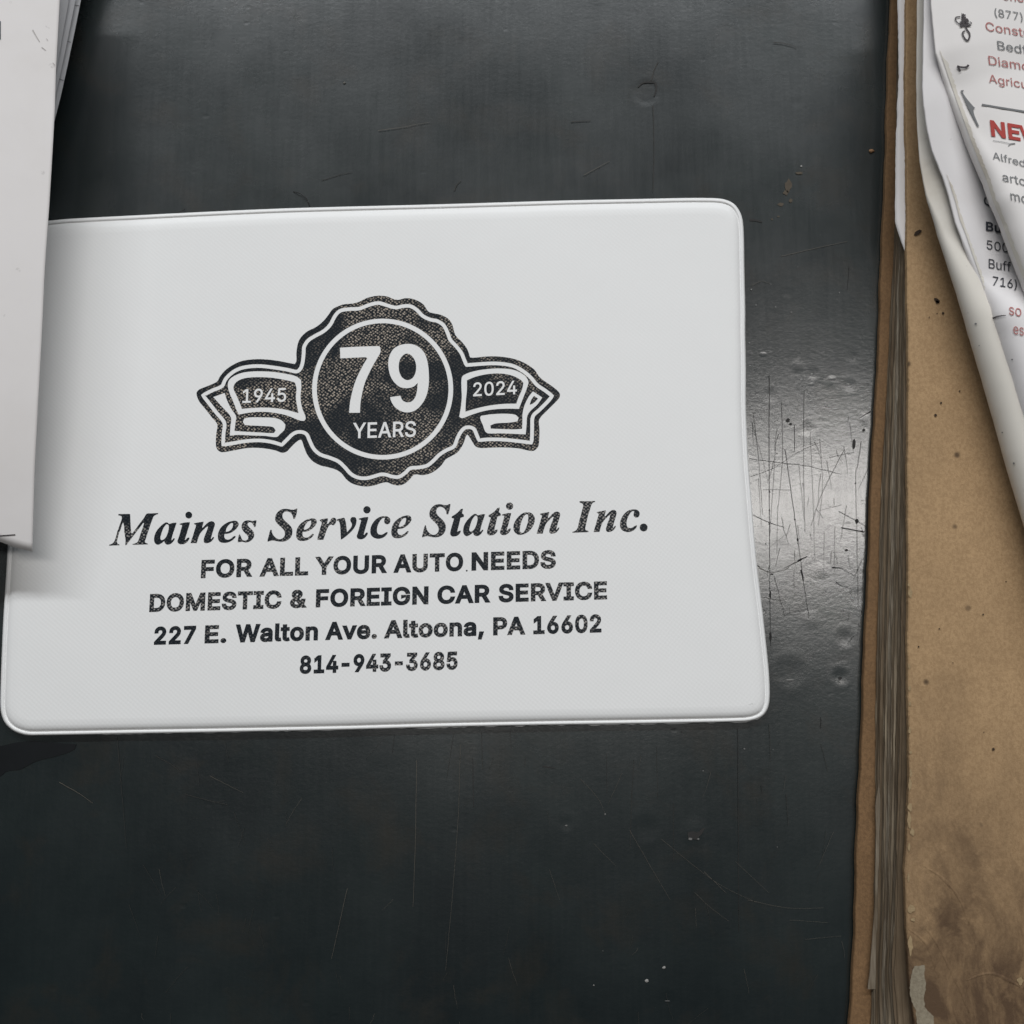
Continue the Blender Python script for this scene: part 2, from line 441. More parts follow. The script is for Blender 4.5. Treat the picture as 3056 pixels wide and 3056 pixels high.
GLYPHS = {"&":[448,[[197,-7,173,-6,150,-2,129,4,110,12,93,22,78,34,65,47,54,62,45,78,39,96,35,114,34,133,35,149,37,163,42,177,47,189,55,201,63,213,73,224,85,235,140,279,216,335,237,352,255,375,262,405,261,417,258,427,253,437,245,445,237,452,226,457,215,460,201,461,168,453,145,431,142,424,139,416,137,408,137,399,137,389,139,380,142,372,145,363,169,327,204,284,438,0,364,0,171,231,121,293,111,306,102,319,94,331,87,344,82,357,78,370,76,384,75,398,76,415,79,430,84,445,91,458,99,470,109,481,121,491,134,499,149,505,165,510,182,513,200,513,218,513,235,510,251,505,266,499,279,491,290,482,300,471,308,459,315,447,320,433,323,419,324,404,323,393,322,382,319,372,315,362,310,352,305,342,299,333,291,325,256,293,154,217,140,206,128,195,118,185,110,174,104,164,100,154,98,143,97,131,98,119,100,108,104,97,109,87,116,78,124,70,133,63,143,57,154,53,166,49,179,47,193,46,208,47,223,50,237,54,251,59,265,66,278,75,290,84,301,95,312,108,321,121,329,136,336,151,342,168,346,186,348,205,349,224,408,224,407,201,405,180,401,161,397,144,391,128,385,115,378,103,371,92,345,62,333,47,320,34,305,23,289,14,271,7,252,1,234,-3,215,-6]]],"(":[273,[[89,207,90,235,92,264,96,293,101,324,107,354,114,384,122,413,132,441,142,468,153,494,164,517,177,539,236,539,223,512,212,485,201,457,191,428,182,399,174,370,167,342,161,313,157,285,154,258,152,232,151,207,152,184,154,161,156,138,160,115,165,91,172,67,179,42,188,16,198,-10,209,-38,222,-66,236,-96,177,-96,156,-59,139,-21,124,16,111,55,102,93,95,131,90,169]]],")":[273,[[37,-96,52,-66,64,-37,76,-9,86,18,95,44,102,69,108,93,113,116,117,139,120,162,121,184,122,207,121,232,119,258,116,285,112,313,106,342,99,370,91,399,82,428,73,457,62,485,50,512,37,539,97,539,109,517,121,494,131,468,142,441,151,413,159,384,167,354,173,323,178,293,181,264,183,235,184,207,183,168,178,130,171,92,161,53,149,15,134,-22,117,-59,97,-96]]],",":[188,[[38,-119,68,71,137,71,84,-119]]],"-":[453,[[337,244,337,188,114,188,114,244]]],".":[188,[[95,-4,86,-4,78,-1,70,3,63,9,57,16,53,24,50,32,50,41,50,50,53,59,57,66,63,73,70,79,78,83,86,86,95,87,104,86,113,83,121,79,128,73,134,66,138,59,140,50,141,41,140,32,138,24,134,16,128,9,121,3,113,-1,104,-4]]],"0":[453,[[227,-7,199,-5,174,1,151,11,130,24,111,41,95,62,80,86,69,113,60,144,53,178,49,214,48,254,49,294,53,330,60,364,69,395,81,422,95,447,112,467,130,484,151,498,174,508,200,514,227,516,254,514,279,508,302,498,323,484,342,467,358,447,372,422,384,395,393,364,400,330,404,294,405,254,404,214,400,178,393,144,384,113,373,86,359,62,342,41,323,24,302,11,279,1,254,-5],[227,50,245,51,261,56,276,63,290,74,303,87,313,103,323,122,330,144,336,168,340,194,343,223,344,254,343,285,340,314,336,341,330,365,323,387,313,405,303,422,290,435,276,446,261,453,245,458,227,460,209,458,192,453,177,446,163,435,151,422,140,405,131,387,123,365,117,341,113,314,110,285,109,254,110,223,113,194,117,168,123,144,131,122,140,103,151,87,163,74,177,63,192,56,209,51]]],"1":[453,[[76,0,76,55,391,55,391,0],[276,509,276,0,212,0,212,448,209,448,86,358,86,427,198,509]]],"2":[453,[[64,0,64,47,234,229,282,282,291,294,299,305,305,316,311,327,315,337,318,348,320,360,320,371,319,385,317,397,313,408,308,419,301,428,293,436,283,443,273,449,262,454,250,457,237,459,224,460,209,459,196,457,184,453,172,447,162,441,153,433,145,424,139,413,134,402,130,390,128,376,127,362,66,362,67,384,71,405,77,424,86,442,98,459,111,473,126,486,143,496,162,505,182,511,203,514,225,516,247,514,268,511,288,505,306,497,323,486,337,474,350,461,361,445,370,428,376,411,380,392,381,372,380,358,378,345,375,331,371,318,365,304,357,290,347,275,336,259,322,241,306,223,288,202,267,180,153,60,153,57,389,57,389,0]]],"3":[453,[[218,-7,195,-6,173,-3,152,2,133,10,114,19,98,30,83,43,70,57,60,74,52,91,46,111,44,132,109,132,111,119,115,107,120,97,126,87,134,78,144,71,154,64,165,59,178,55,191,52,204,50,219,50,234,51,248,53,262,56,275,61,287,67,297,74,307,83,315,93,321,104,325,116,328,130,329,145,328,158,326,172,322,184,316,196,308,207,299,217,288,226,275,234,260,240,242,244,223,247,201,248,157,248,157,299,288,448,288,452,70,452,70,509,372,509,372,461,211,278,211,289,239,290,264,288,287,284,308,276,327,265,344,253,359,239,371,222,381,205,387,186,392,166,393,145,392,123,387,103,380,84,370,66,358,50,344,36,327,23,309,12,288,4,266,-2,243,-6]]],"4":[453,[[40,105,40,158,247,509,311,509,109,166,109,163,413,163,413,105],[282,0,282,121,282,146,282,318,343,318,343,0]]],"5":[453,[[221,-7,199,-6,178,-2,159,3,140,11,123,21,108,32,94,45,83,60,73,76,66,93,62,111,60,130,122,130,124,119,127,108,132,98,138,89,145,80,154,73,163,66,173,60,184,56,196,52,208,50,221,50,236,51,250,53,264,58,276,64,288,72,298,82,307,92,314,104,320,117,324,131,327,146,328,162,327,178,324,193,320,208,314,221,306,233,297,244,286,254,275,262,262,269,248,273,233,276,218,277,205,276,192,275,180,272,167,268,156,264,145,258,136,252,128,246,67,253,96,509,366,509,366,452,151,452,134,301,136,301,145,308,155,315,166,320,178,325,190,329,203,331,216,333,229,334,247,333,263,330,279,326,294,321,308,314,321,306,334,296,345,285,355,273,364,260,372,246,379,231,384,215,388,199,390,181,391,163,390,139,385,117,379,95,369,76,357,57,343,41,327,27,309,15,289,6,268,-1,245,-5]]],"6":[453,[[226,-7,203,-5,182,-1,161,5,142,15,125,26,109,40,96,56,84,74,75,94,69,115,65,138,64,162,65,180,68,199,73,219,80,239,89,261,102,285,118,311,137,340,252,509,322,509,151,261,145,261,165,288,196,307,205,310,214,312,224,314,235,314,257,313,278,309,298,303,316,295,332,284,346,271,359,257,370,240,378,221,384,201,388,180,389,157,388,134,384,112,377,92,368,73,356,55,343,39,327,26,310,14,291,5,271,-2,249,-6],[226,48,241,49,254,52,267,56,279,63,289,70,299,79,307,90,314,101,320,114,324,128,327,142,327,157,327,173,324,187,320,201,314,213,307,225,299,235,289,244,279,251,267,258,254,262,241,264,226,265,212,264,198,262,186,258,174,252,163,244,153,235,145,225,138,214,132,201,128,188,126,174,125,158,126,143,128,128,132,114,138,102,145,90,153,79,163,70,174,63,186,56,198,52,212,49]]],"7":[453,[[97,0,323,448,323,452,62,452,62,509,391,509,391,449,165,0]]],"8":[453,[[226,-7,201,-6,178,-2,156,3,136,11,117,21,101,33,86,47,74,62,64,78,57,96,53,115,52,135,53,151,55,166,59,181,65,195,72,208,81,220,90,231,101,241,113,249,125,256,139,261,153,265,153,267,135,273,119,282,105,293,93,308,83,324,76,342,72,360,70,380,72,399,75,417,82,434,90,450,101,464,114,477,129,488,146,498,164,506,184,511,204,514,226,516,248,514,269,511,288,506,306,498,323,488,337,477,350,464,361,450,370,434,377,417,380,399,382,380,380,361,376,342,369,324,359,308,347,293,333,282,318,273,300,267,300,265,314,261,327,256,339,249,351,241,362,231,372,220,380,208,387,195,393,181,397,166,400,151,401,135,399,115,395,96,388,78,378,62,366,47,352,33,335,21,317,11,296,3,275,-2,251,-6],[226,49,243,50,258,52,272,55,285,60,296,66,307,74,315,82,323,91,329,102,333,113,336,126,337,139,336,152,333,165,329,177,322,189,314,199,305,208,295,216,283,223,270,228,256,232,242,234,226,235,211,234,196,232,182,228,169,223,157,216,147,208,138,199,130,189,123,177,119,165,116,152,115,139,116,126,119,113,123,102,129,91,136,82,145,74,156,66,167,60,180,55,195,52,210,50],[226,290,239,290,252,292,263,296,274,300,284,306,293,313,300,321,307,330,312,341,316,351,318,363,319,376,318,388,316,399,313,410,308,420,301,429,294,437,285,444,275,449,264,454,252,457,240,459,226,460,213,459,200,457,188,454,177,449,167,444,159,437,151,429,145,420,139,410,136,399,134,388,133,376,134,363,136,351,139,341,145,330,151,321,159,313,168,306,178,300,189,296,201,292,213,290]]],"9":[453,[[226,516,249,514,271,510,291,503,310,494,328,482,343,468,356,452,368,434,377,414,384,393,388,371,389,347,388,328,385,309,380,290,373,270,363,248,350,224,334,197,315,168,200,0,130,0,301,248,307,248,287,221,257,202,248,199,238,196,228,195,218,195,195,196,175,199,155,206,137,214,121,225,106,237,94,252,83,269,74,287,68,307,65,329,64,352,65,375,69,397,75,417,85,436,96,454,110,469,125,483,143,494,162,504,182,510,203,514],[226,460,212,459,199,457,186,452,174,446,163,438,154,429,145,419,138,407,133,395,129,381,126,367,125,352,126,336,129,322,133,308,138,295,145,284,154,274,163,265,174,257,186,251,199,247,212,244,226,243,240,244,254,247,267,251,279,257,289,265,299,273,307,284,314,295,320,308,324,321,327,335,327,350,327,366,324,381,320,394,314,407,307,419,299,429,290,438,279,446,267,452,254,457,241,459]]],"A":[480,[[16,0,201,509,276,509,463,0,395,0,287,302,264,372,232,478,245,478,213,371,191,302,85,0],[110,142,110,199,370,199,370,142]]],"B":[456,[[60,0,60,509,241,509,266,508,289,504,310,499,329,491,345,481,359,469,371,456,381,442,388,426,394,410,397,392,398,374,397,358,395,344,392,331,387,320,380,310,373,301,365,293,356,286,347,280,336,275,326,270,315,267,315,262,327,261,339,257,351,252,363,245,374,237,385,227,394,216,402,203,409,189,414,173,417,155,418,136,417,117,413,100,408,83,400,67,390,52,377,39,362,28,344,18,324,10,301,4,275,1,247,0],[125,57,245,57,272,58,296,63,315,70,330,80,341,92,349,105,354,120,355,137,355,149,352,161,348,173,342,184,335,194,327,203,317,211,306,218,293,224,279,228,264,230,248,231,125,231],[125,285,238,285,252,286,265,288,277,291,288,296,299,302,308,309,316,317,323,326,329,337,333,348,335,359,336,372,334,388,330,403,323,417,313,429,299,439,283,446,263,450,240,452,125,452]]],"C":[510,[[267,-7,235,-5,205,1,177,11,150,25,126,42,104,63,86,88,70,115,57,146,48,179,42,215,40,254,42,293,48,329,57,362,70,393,86,421,104,445,126,466,150,484,177,498,205,508,235,514,267,516,286,515,305,513,323,509,340,504,357,498,373,490,388,481,402,471,415,460,427,447,438,433,448,418,456,402,463,385,469,367,473,348,408,348,405,361,401,373,395,384,389,395,382,404,375,413,366,421,357,428,348,435,337,440,327,445,315,449,304,452,292,454,280,455,267,456,245,454,223,450,203,443,184,432,166,419,150,403,137,385,125,364,116,340,109,314,105,285,103,254,105,223,109,194,116,168,125,145,137,123,151,105,166,89,184,76,203,66,223,59,245,54,267,53,280,53,292,55,304,57,315,60,327,64,337,69,348,74,357,81,366,88,375,96,382,105,389,114,395,125,401,136,405,148,408,160,473,160,469,142,463,124,457,107,448,91,438,76,428,62,416,49,402,38,388,28,373,19,357,11,341,5,323,0,305,-4,286,-6]]],"D":[502,[[219,0,96,0,96,57,215,57,244,58,272,63,296,70,318,81,337,94,354,110,368,128,379,149,388,172,394,198,398,226,399,255,398,285,394,312,388,337,379,361,368,381,354,399,338,415,320,428,299,438,275,446,249,450,221,452,93,452,93,509,225,509,261,507,294,501,325,492,353,478,377,461,399,441,418,418,433,391,446,361,455,329,460,293,462,255,460,217,455,181,446,149,433,119,417,92,398,68,376,48,351,31,322,17,291,8,256,2],[125,509,125,0,60,0,60,509]]],"E":[419,[[60,0,60,509,372,509,372,452,125,452,125,286,355,286,355,229,125,229,125,57,375,57,375,0]]],"F":[410,[[60,0,60,509,369,509,369,452,125,452,125,278,346,278,346,221,125,221,125,0]]],"G":[520,[[269,-7,236,-5,205,1,176,11,149,25,125,43,104,64,85,88,69,116,57,146,47,179,42,215,40,254,42,293,47,329,57,362,69,393,85,421,103,445,125,466,149,484,175,498,203,508,233,514,265,516,285,515,304,513,322,509,340,504,358,497,374,489,389,480,403,469,416,458,429,445,439,431,449,416,458,401,465,384,470,367,474,349,408,349,404,361,399,372,393,383,387,393,380,403,373,411,365,420,356,427,347,434,337,439,326,444,315,448,304,452,291,454,279,455,265,456,243,454,222,450,202,443,183,432,166,419,150,404,137,385,125,364,116,340,109,314,105,285,103,254,105,223,109,194,116,168,125,145,137,124,151,105,166,90,184,76,203,66,224,59,246,54,269,53,290,54,309,57,328,63,345,71,360,81,374,93,386,107,396,123,404,141,410,160,414,180,415,202,434,199,283,199,283,256,478,256,478,200,476,170,471,141,463,115,451,91,436,69,419,50,399,33,377,19,352,8,326,0,298,-5]]],"H":[517,[[60,0,60,509,125,509,125,289,392,289,392,509,457,509,457,0,392,0,392,232,125,232,125,0]]],"I":[300,[[31,0,31,57,118,57,118,452,31,452,31,509,269,509,269,452,183,452,183,57,269,57,269,0]]],"L":[393,[[60,0,60,509,125,509,125,57,361,57,361,0]]],"M":[628,[[60,0,60,509,152,509,277,187,287,159,299,123,311,84,322,49,307,49,318,83,330,121,342,158,352,187,476,509,568,509,568,0,504,0,504,291,504,327,505,369,506,413,507,457,513,457,498,409,482,363,467,322,456,291,342,0,286,0,170,291,159,321,145,361,129,408,112,457,119,457,120,416,121,372,122,328,122,291,122,0]]],"N":[523,[[60,0,60,509,136,509,343,183,363,151,388,107,414,55,405,54,401,108,399,157,399,195,399,509,463,509,463,0,387,0,202,290,177,331,148,381,108,452,119,454,122,384,124,328,125,291,125,0]]],"O":[533,[[267,-7,235,-5,205,1,177,11,150,25,126,42,105,63,86,88,70,115,57,146,48,179,42,215,40,254,42,293,48,329,57,362,70,393,86,421,105,445,126,466,150,484,177,498,205,508,235,514,267,516,299,514,329,508,357,498,384,484,408,466,429,445,448,421,464,393,477,362,486,329,491,293,493,254,491,215,486,179,477,146,464,115,448,88,429,63,408,42,384,25,357,11,329,1,299,-5],[267,53,289,54,310,59,330,66,349,76,367,89,383,105,396,123,408,144,418,168,425,194,429,223,430,254,429,286,425,314,418,341,408,365,396,386,383,404,367,420,349,433,330,443,310,450,289,454,267,456,245,454,223,450,203,443,184,433,167,420,151,404,137,385,125,364,116,340,109,314,105,285,103,254,105,223,109,194,116,168,125,144,137,123,151,105,167,89,184,76,203,66,223,59,245,54]]],"P":[445,[[60,0,60,509,235,509,263,507,289,503,312,497,332,487,350,476,366,462,379,447,390,430,398,411,404,391,407,370,409,348,407,325,404,304,398,284,390,265,379,248,366,233,350,219,332,207,312,198,289,191,263,187,235,186,109,186,109,242,233,242,252,243,269,246,284,250,297,256,308,264,318,272,327,282,333,294,338,306,342,319,344,333,344,348,344,362,342,376,338,389,333,402,326,413,318,423,308,431,297,439,284,444,268,449,251,451,232,452,125,452,125,0]]],"R":[449,[[60,0,60,509,236,509,264,507,290,504,313,497,333,489,351,478,367,465,380,450,390,433,399,415,405,395,408,374,409,352,408,330,405,309,399,290,390,271,380,255,367,240,351,228,333,217,312,209,289,203,264,199,236,198,96,198,96,255,234,255,252,256,269,258,284,262,298,267,309,273,319,281,327,290,334,300,339,312,342,324,344,338,345,352,344,367,342,380,339,393,334,405,327,415,319,425,309,433,298,440,284,445,269,449,252,451,233,452,125,452,125,0],[353,0,230,229,303,229,428,0]]],"S":[447,[[224,-9,197,-8,172,-4,149,1,128,9,108,19,91,31,76,45,64,60,54,77,46,96,41,115,38,137,104,137,107,123,110,110,116,98,123,88,132,79,142,71,154,64,166,59,180,55,194,52,209,50,224,49,241,50,257,52,272,55,286,60,299,66,311,74,321,82,329,92,336,102,341,114,345,126,346,139,345,151,342,161,338,171,332,179,325,186,316,193,307,199,296,205,245,222,184,239,154,249,128,260,105,274,86,289,71,307,60,326,54,348,52,372,53,393,58,413,65,431,75,448,87,463,102,476,119,488,138,498,158,506,180,511,203,514,227,516,252,514,275,511,296,505,316,498,334,488,351,476,365,463,377,449,387,433,394,415,399,397,401,378,337,378,334,396,326,412,316,426,302,437,286,447,267,453,247,457,225,459,209,458,194,456,180,452,167,448,156,442,145,435,136,427,129,418,123,409,118,398,116,387,115,376,116,363,119,352,124,342,131,334,139,326,148,319,158,313,169,308,212,293,264,279,312,264,324,258,336,252,347,245,359,238,369,229,379,220,387,209,395,198,401,185,405,171,407,155,408,139,407,118,403,99,396,81,386,64,374,48,360,34,343,21,323,11,302,2,278,-4,252,-8]]],"T":[449,[[32,452,32,509,417,509,417,452,257,452,257,0,193,0,193,452]]],"U":[517,[[259,-8,230,-7,203,-2,177,5,154,15,133,28,114,43,98,60,85,80,74,101,66,124,62,148,60,173,60,509,124,509,124,178,125,160,128,144,133,128,141,113,150,99,160,87,173,77,187,68,203,61,220,56,239,53,259,52,279,53,298,56,315,61,331,68,345,77,357,87,368,99,377,113,384,128,389,144,392,160,393,178,393,509,457,509,457,173,456,148,451,124,443,101,433,80,419,60,403,43,384,28,363,15,340,5,315,-2,288,-7]]],"V":[480,[[204,0,16,509,84,509,192,206,215,137,248,31,235,31,267,138,290,206,395,509,463,509,278,0]]],"W":[686,[[155,0,16,509,82,509,163,196,175,145,187,94,197,40,189,40,200,94,211,145,224,196,306,509,380,509,462,196,474,145,486,94,497,40,488,40,499,94,510,145,523,196,603,509,670,509,530,0,455,0,368,323,351,391,336,475,350,475,335,395,318,323,230,0]]],"Y":[472,[[203,0,203,208,16,509,91,509,192,344,222,292,250,230,224,230,251,293,280,344,381,509,455,509,268,208,268,0]]],"a":[389,[[160,-9,142,-8,126,-5,110,-1,94,5,80,12,68,22,57,32,48,45,40,58,35,73,31,90,30,108,31,123,34,138,38,150,43,161,50,171,58,179,67,187,78,193,89,199,100,203,112,207,125,211,178,220,234,227,265,235,276,255,276,257,275,268,273,279,271,288,267,297,262,304,256,311,248,317,240,322,230,326,220,329,208,330,196,331,183,330,171,329,159,326,149,322,118,301,100,274,41,291,48,308,57,322,67,335,79,346,91,355,104,364,118,370,133,375,148,379,163,382,179,384,194,384,239,379,251,376,263,372,275,367,286,360,296,353,306,343,315,333,322,320,329,306,333,290,336,272,337,251,337,0,277,0,277,52,272,52,252,25,244,18,236,12,226,6,215,1,203,-3,190,-6,176,-8],[170,45,187,46,202,49,216,53,228,59,239,66,248,74,257,83,263,93,269,104,272,115,275,126,276,138,276,190,259,182,231,176,200,171,175,168,134,159,125,155,117,150,110,145,103,139,98,132,95,124,93,115,92,105,92,95,94,87,98,79,102,72,107,66,114,61,121,56,130,52,139,49,149,47,159,46]]],"c":[396,[[207,-8,182,-7,159,-2,137,6,117,16,98,30,82,46,68,64,56,85,46,108,40,133,36,159,34,187,36,216,40,243,46,268,56,291,68,312,82,330,98,346,117,360,137,371,159,378,182,383,207,384,221,384,234,383,247,380,260,377,272,373,284,368,295,362,305,356,315,349,324,341,332,332,340,322,347,312,353,301,358,289,362,277,303,262,290,289,270,311,242,325,207,330,189,329,173,325,158,319,145,310,134,300,124,287,115,274,108,258,103,242,99,224,97,206,96,187,97,169,99,151,103,134,108,117,115,102,124,89,134,76,145,66,158,57,173,51,189,48,207,46,243,52,271,66,292,89,304,117,363,102,359,90,354,78,348,67,341,56,334,46,325,37,316,29,306,21,296,15,285,9,273,4,261,-1,248,-4,235,-6,221,-8]]],"d":[424,[[195,-8,172,-7,151,-2,130,5,111,16,94,29,79,45,66,64,55,84,46,108,39,133,35,160,34,189,35,218,39,245,46,270,55,293,66,313,79,332,95,347,112,361,131,371,151,378,173,383,196,384,213,384,228,381,241,378,253,373,263,367,272,360,280,353,287,346,306,319,311,319,311,509,372,509,372,0,313,0,313,59,307,59,287,31,280,24,272,17,263,10,252,4,241,-1,227,-5,212,-7],[205,47,221,48,236,51,250,57,263,65,274,75,284,86,293,100,299,115,305,132,309,150,311,169,312,189,311,210,309,229,305,247,300,263,293,278,284,291,275,302,263,312,251,320,237,325,221,329,205,330,187,329,172,325,157,319,145,311,133,301,124,290,115,276,108,261,103,245,99,227,97,209,96,189,97,170,99,151,103,133,109,117,115,101,124,88,134,76,145,66,158,57,172,51,188,48]]],"e":[404,[[212,-8,185,-7,161,-2,138,6,117,16,98,30,82,46,68,64,56,85,46,108,40,132,35,159,34,187,35,215,39,242,46,267,55,290,67,311,81,329,97,346,115,359,135,370,157,378,180,383,205,384,221,384,236,382,251,379,266,374,280,368,294,361,307,351,319,341,331,329,341,315,350,299,357,282,363,263,368,242,370,219,371,194,371,169,75,169,75,221,338,221,310,202,309,220,307,237,303,254,298,269,291,282,283,294,273,305,263,314,250,321,237,326,222,329,205,330,189,329,173,326,159,321,146,313,135,304,125,294,116,282,109,270,103,256,99,241,97,226,96,211,96,178,97,157,100,139,104,122,110,106,118,92,128,80,139,70,151,61,165,55,179,50,195,47,212,46,224,47,234,48,244,50,254,53,263,56,271,61,278,66,285,73,292,80,297,88,302,96,306,105,365,91,360,77,353,63,345,51,335,39,324,29,311,19,298,11,283,4,266,-1,249,-5,231,-7]]],"f":[254,[[228,379,228,327,6,327,6,379],[81,0,81,432,82,447,84,461,89,474,96,486,104,496,113,505,124,513,135,519,148,524,161,527,174,529,187,530,222,527,243,521,227,468,215,472,195,474,182,473,171,470,162,466,154,460,149,452,145,443,142,431,142,419,142,0]]],"g":[425,[[207,-151,187,-150,168,-148,150,-144,134,-140,119,-134,105,-127,93,-119,82,-110,73,-101,64,-91,57,-80,51,-69,101,-41,122,-66,128,-72,136,-78,145,-83,154,-88,165,-92,178,-95,192,-97,207,-97,229,-96,249,-92,267,-85,282,-75,295,-62,304,-47,310,-28,311,-6,311,68,306,68,287,41,280,34,272,28,263,21,252,16,241,11,227,8,212,5,195,5,173,6,152,10,132,17,113,27,95,39,80,53,67,71,55,90,46,112,39,136,35,163,34,191,35,220,39,246,46,271,55,293,66,314,80,332,95,347,112,361,131,371,152,378,173,383,196,384,213,384,228,382,242,378,253,373,264,367,273,360,281,353,288,346,308,319,313,319,313,379,372,379,372,-9,371,-32,367,-54,360,-73,350,-90,338,-104,324,-117,308,-127,291,-136,271,-142,251,-147,229,-150],[205,59,222,60,237,63,251,68,264,75,275,84,285,95,293,107,300,121,305,137,309,154,312,172,312,193,312,212,309,231,305,248,300,264,293,278,285,291,275,303,264,312,251,320,237,325,222,329,205,330,188,329,172,325,158,320,145,312,134,302,124,290,115,277,109,262,103,246,99,229,97,212,96,193,97,173,99,155,103,138,109,123,116,108,124,96,134,85,145,76,158,68,172,63,188,60]]],"i":[167,[[53,0,53,379,114,379,114,0],[84,443,75,444,67,446,60,449,54,455,48,461,44,468,42,475,41,483,42,491,44,499,48,506,54,512,60,517,67,521,75,523,84,524,92,523,100,521,107,517,114,512,119,506,123,499,126,491,126,483,126,475,123,468,119,461,114,455,107,449,100,446,92,444]]],"l":[189,[[139,-2,119,-1,101,3,86,10,74,20,65,33,58,47,54,65,53,84,53,509,114,509,114,99,114,87,115,77,117,68,120,62,124,58,130,54,137,53,146,52,160,53,170,54,181,3,162,-1]]],"m":[610,[[53,0,53,379,112,379,112,295,108,295,112,310,118,323,125,335,132,346,141,355,151,363,161,370,172,376,183,380,195,384,207,386,219,386,239,385,257,380,273,372,287,361,299,347,309,331,316,314,321,295,312,295,317,308,322,321,329,332,337,343,347,353,357,361,368,369,381,375,394,380,407,383,422,385,437,386,453,385,468,383,483,378,497,372,510,364,522,354,532,342,541,328,548,313,553,296,556,276,557,255,557,0,496,0,496,254,494,273,490,289,483,302,473,313,460,321,447,326,433,329,419,330,406,330,395,328,384,324,374,320,365,314,358,307,351,299,345,290,341,280,338,270,336,259,335,247,335,0,274,0,274,260,273,275,269,288,262,301,253,311,242,320,229,326,215,329,199,330,188,330,178,328,168,325,158,320,148,314,140,307,132,299,126,289,121,278,117,266,114,253,114,238,114,0]]],"n":[410,[[114,227,114,0,53,0,53,379,112,379,112,287,102,287,112,312,124,332,137,349,152,362,169,372,187,379,207,383,227,384,246,383,264,380,280,376,295,369,309,360,321,349,332,336,341,321,348,304,353,285,356,264,357,240,357,0,296,0,296,235,295,256,290,275,283,291,273,304,260,315,246,323,229,328,210,329,197,328,184,326,172,322,161,317,150,311,141,303,133,293,126,283,121,271,117,257,114,243]]],"o":[415,[[207,-8,182,-7,159,-2,137,6,117,16,98,30,82,46,68,64,56,85,46,108,40,133,36,159,34,187,36,216,40,243,46,268,56,291,68,312,82,330,98,346,117,360,137,371,159,378,182,383,207,384,233,383,256,378,278,371,299,360,317,346,333,330,347,312,359,291,369,268,376,243,380,216,381,187,380,159,376,133,369,108,359,85,347,64,333,46,317,30,299,16,278,6,256,-2,233,-7],[207,46,226,48,242,51,257,57,270,66,282,76,292,89,300,102,307,117,312,134,316,151,318,169,319,187,318,206,316,224,312,242,307,258,300,274,292,287,282,300,270,310,257,319,242,325,226,329,207,330,189,329,173,325,158,319,145,310,134,300,124,287,115,274,108,258,103,242,99,224,97,206,96,187,97,169,99,151,103,134,108,117,115,102,124,89,134,76,145,66,158,57,173,51,189,48]]],"r":[259,[[53,0,53,379,112,379,112,321,115,321,122,335,130,347,140,358,152,367,166,375,181,380,196,384,213,385,229,384,243,384,243,322,230,324,207,326,194,325,182,323,170,319,159,315,149,309,140,301,132,293,126,284,121,273,117,262,114,250,114,237,114,0]]],"s":[365,[[182,-8,163,-7,145,-5,128,-2,112,3,98,10,84,18,72,27,62,38,53,50,45,63,40,78,36,94,94,107,99,92,105,79,114,69,124,60,136,54,150,49,165,46,181,45,200,46,217,50,232,55,244,62,255,71,262,81,267,91,268,103,267,112,265,121,260,129,254,136,246,142,237,147,225,151,212,155,149,170,125,177,104,186,87,196,72,208,61,222,53,237,48,255,47,274,48,290,51,305,57,319,65,332,75,343,87,354,100,363,115,370,131,377,149,381,167,384,187,384,206,384,223,381,239,378,254,372,267,366,279,358,290,349,299,339,307,328,314,316,319,303,324,290,268,277,264,288,258,298,251,307,243,316,232,323,219,328,205,331,187,333,171,332,156,329,143,324,131,317,121,308,114,299,110,289,109,277,110,267,112,258,117,250,124,243,133,237,144,232,157,227,172,223,229,209,254,202,275,194,292,183,306,171,317,158,325,142,330,125,331,107,330,90,326,75,321,61,312,47,302,35,290,24,276,15,260,6,242,0,223,-5,203,-7]]],"t":[227,[[204,379,204,327,6,327,6,379],[65,471,126,471,126,98,127,86,128,76,132,68,136,61,142,56,150,53,159,51,170,50,185,51,202,54,213,2,192,-3,168,-4,145,-3,125,2,107,10,92,21,80,35,72,52,67,71,65,93]]],"u":[410,[[182,-5,164,-4,146,-1,130,4,115,11,101,20,89,31,78,44,69,59,62,76,57,95,54,116,53,139,53,379,114,379,114,144,115,123,119,105,127,89,137,75,150,64,164,56,181,52,200,50,213,51,226,53,238,57,249,62,259,69,268,77,276,86,283,97,289,109,293,122,295,137,296,153,296,379,357,379,357,0,298,0,298,92,307,92,297,67,286,47,272,30,257,17,240,7,222,0,203,-4]]],"v":[389,[[163,0,17,379,84,379,165,155,187,87,206,21,184,21,203,87,224,155,305,379,371,379,226,0]]]}
from mathutils.geometry import delaunay_2d_cdt
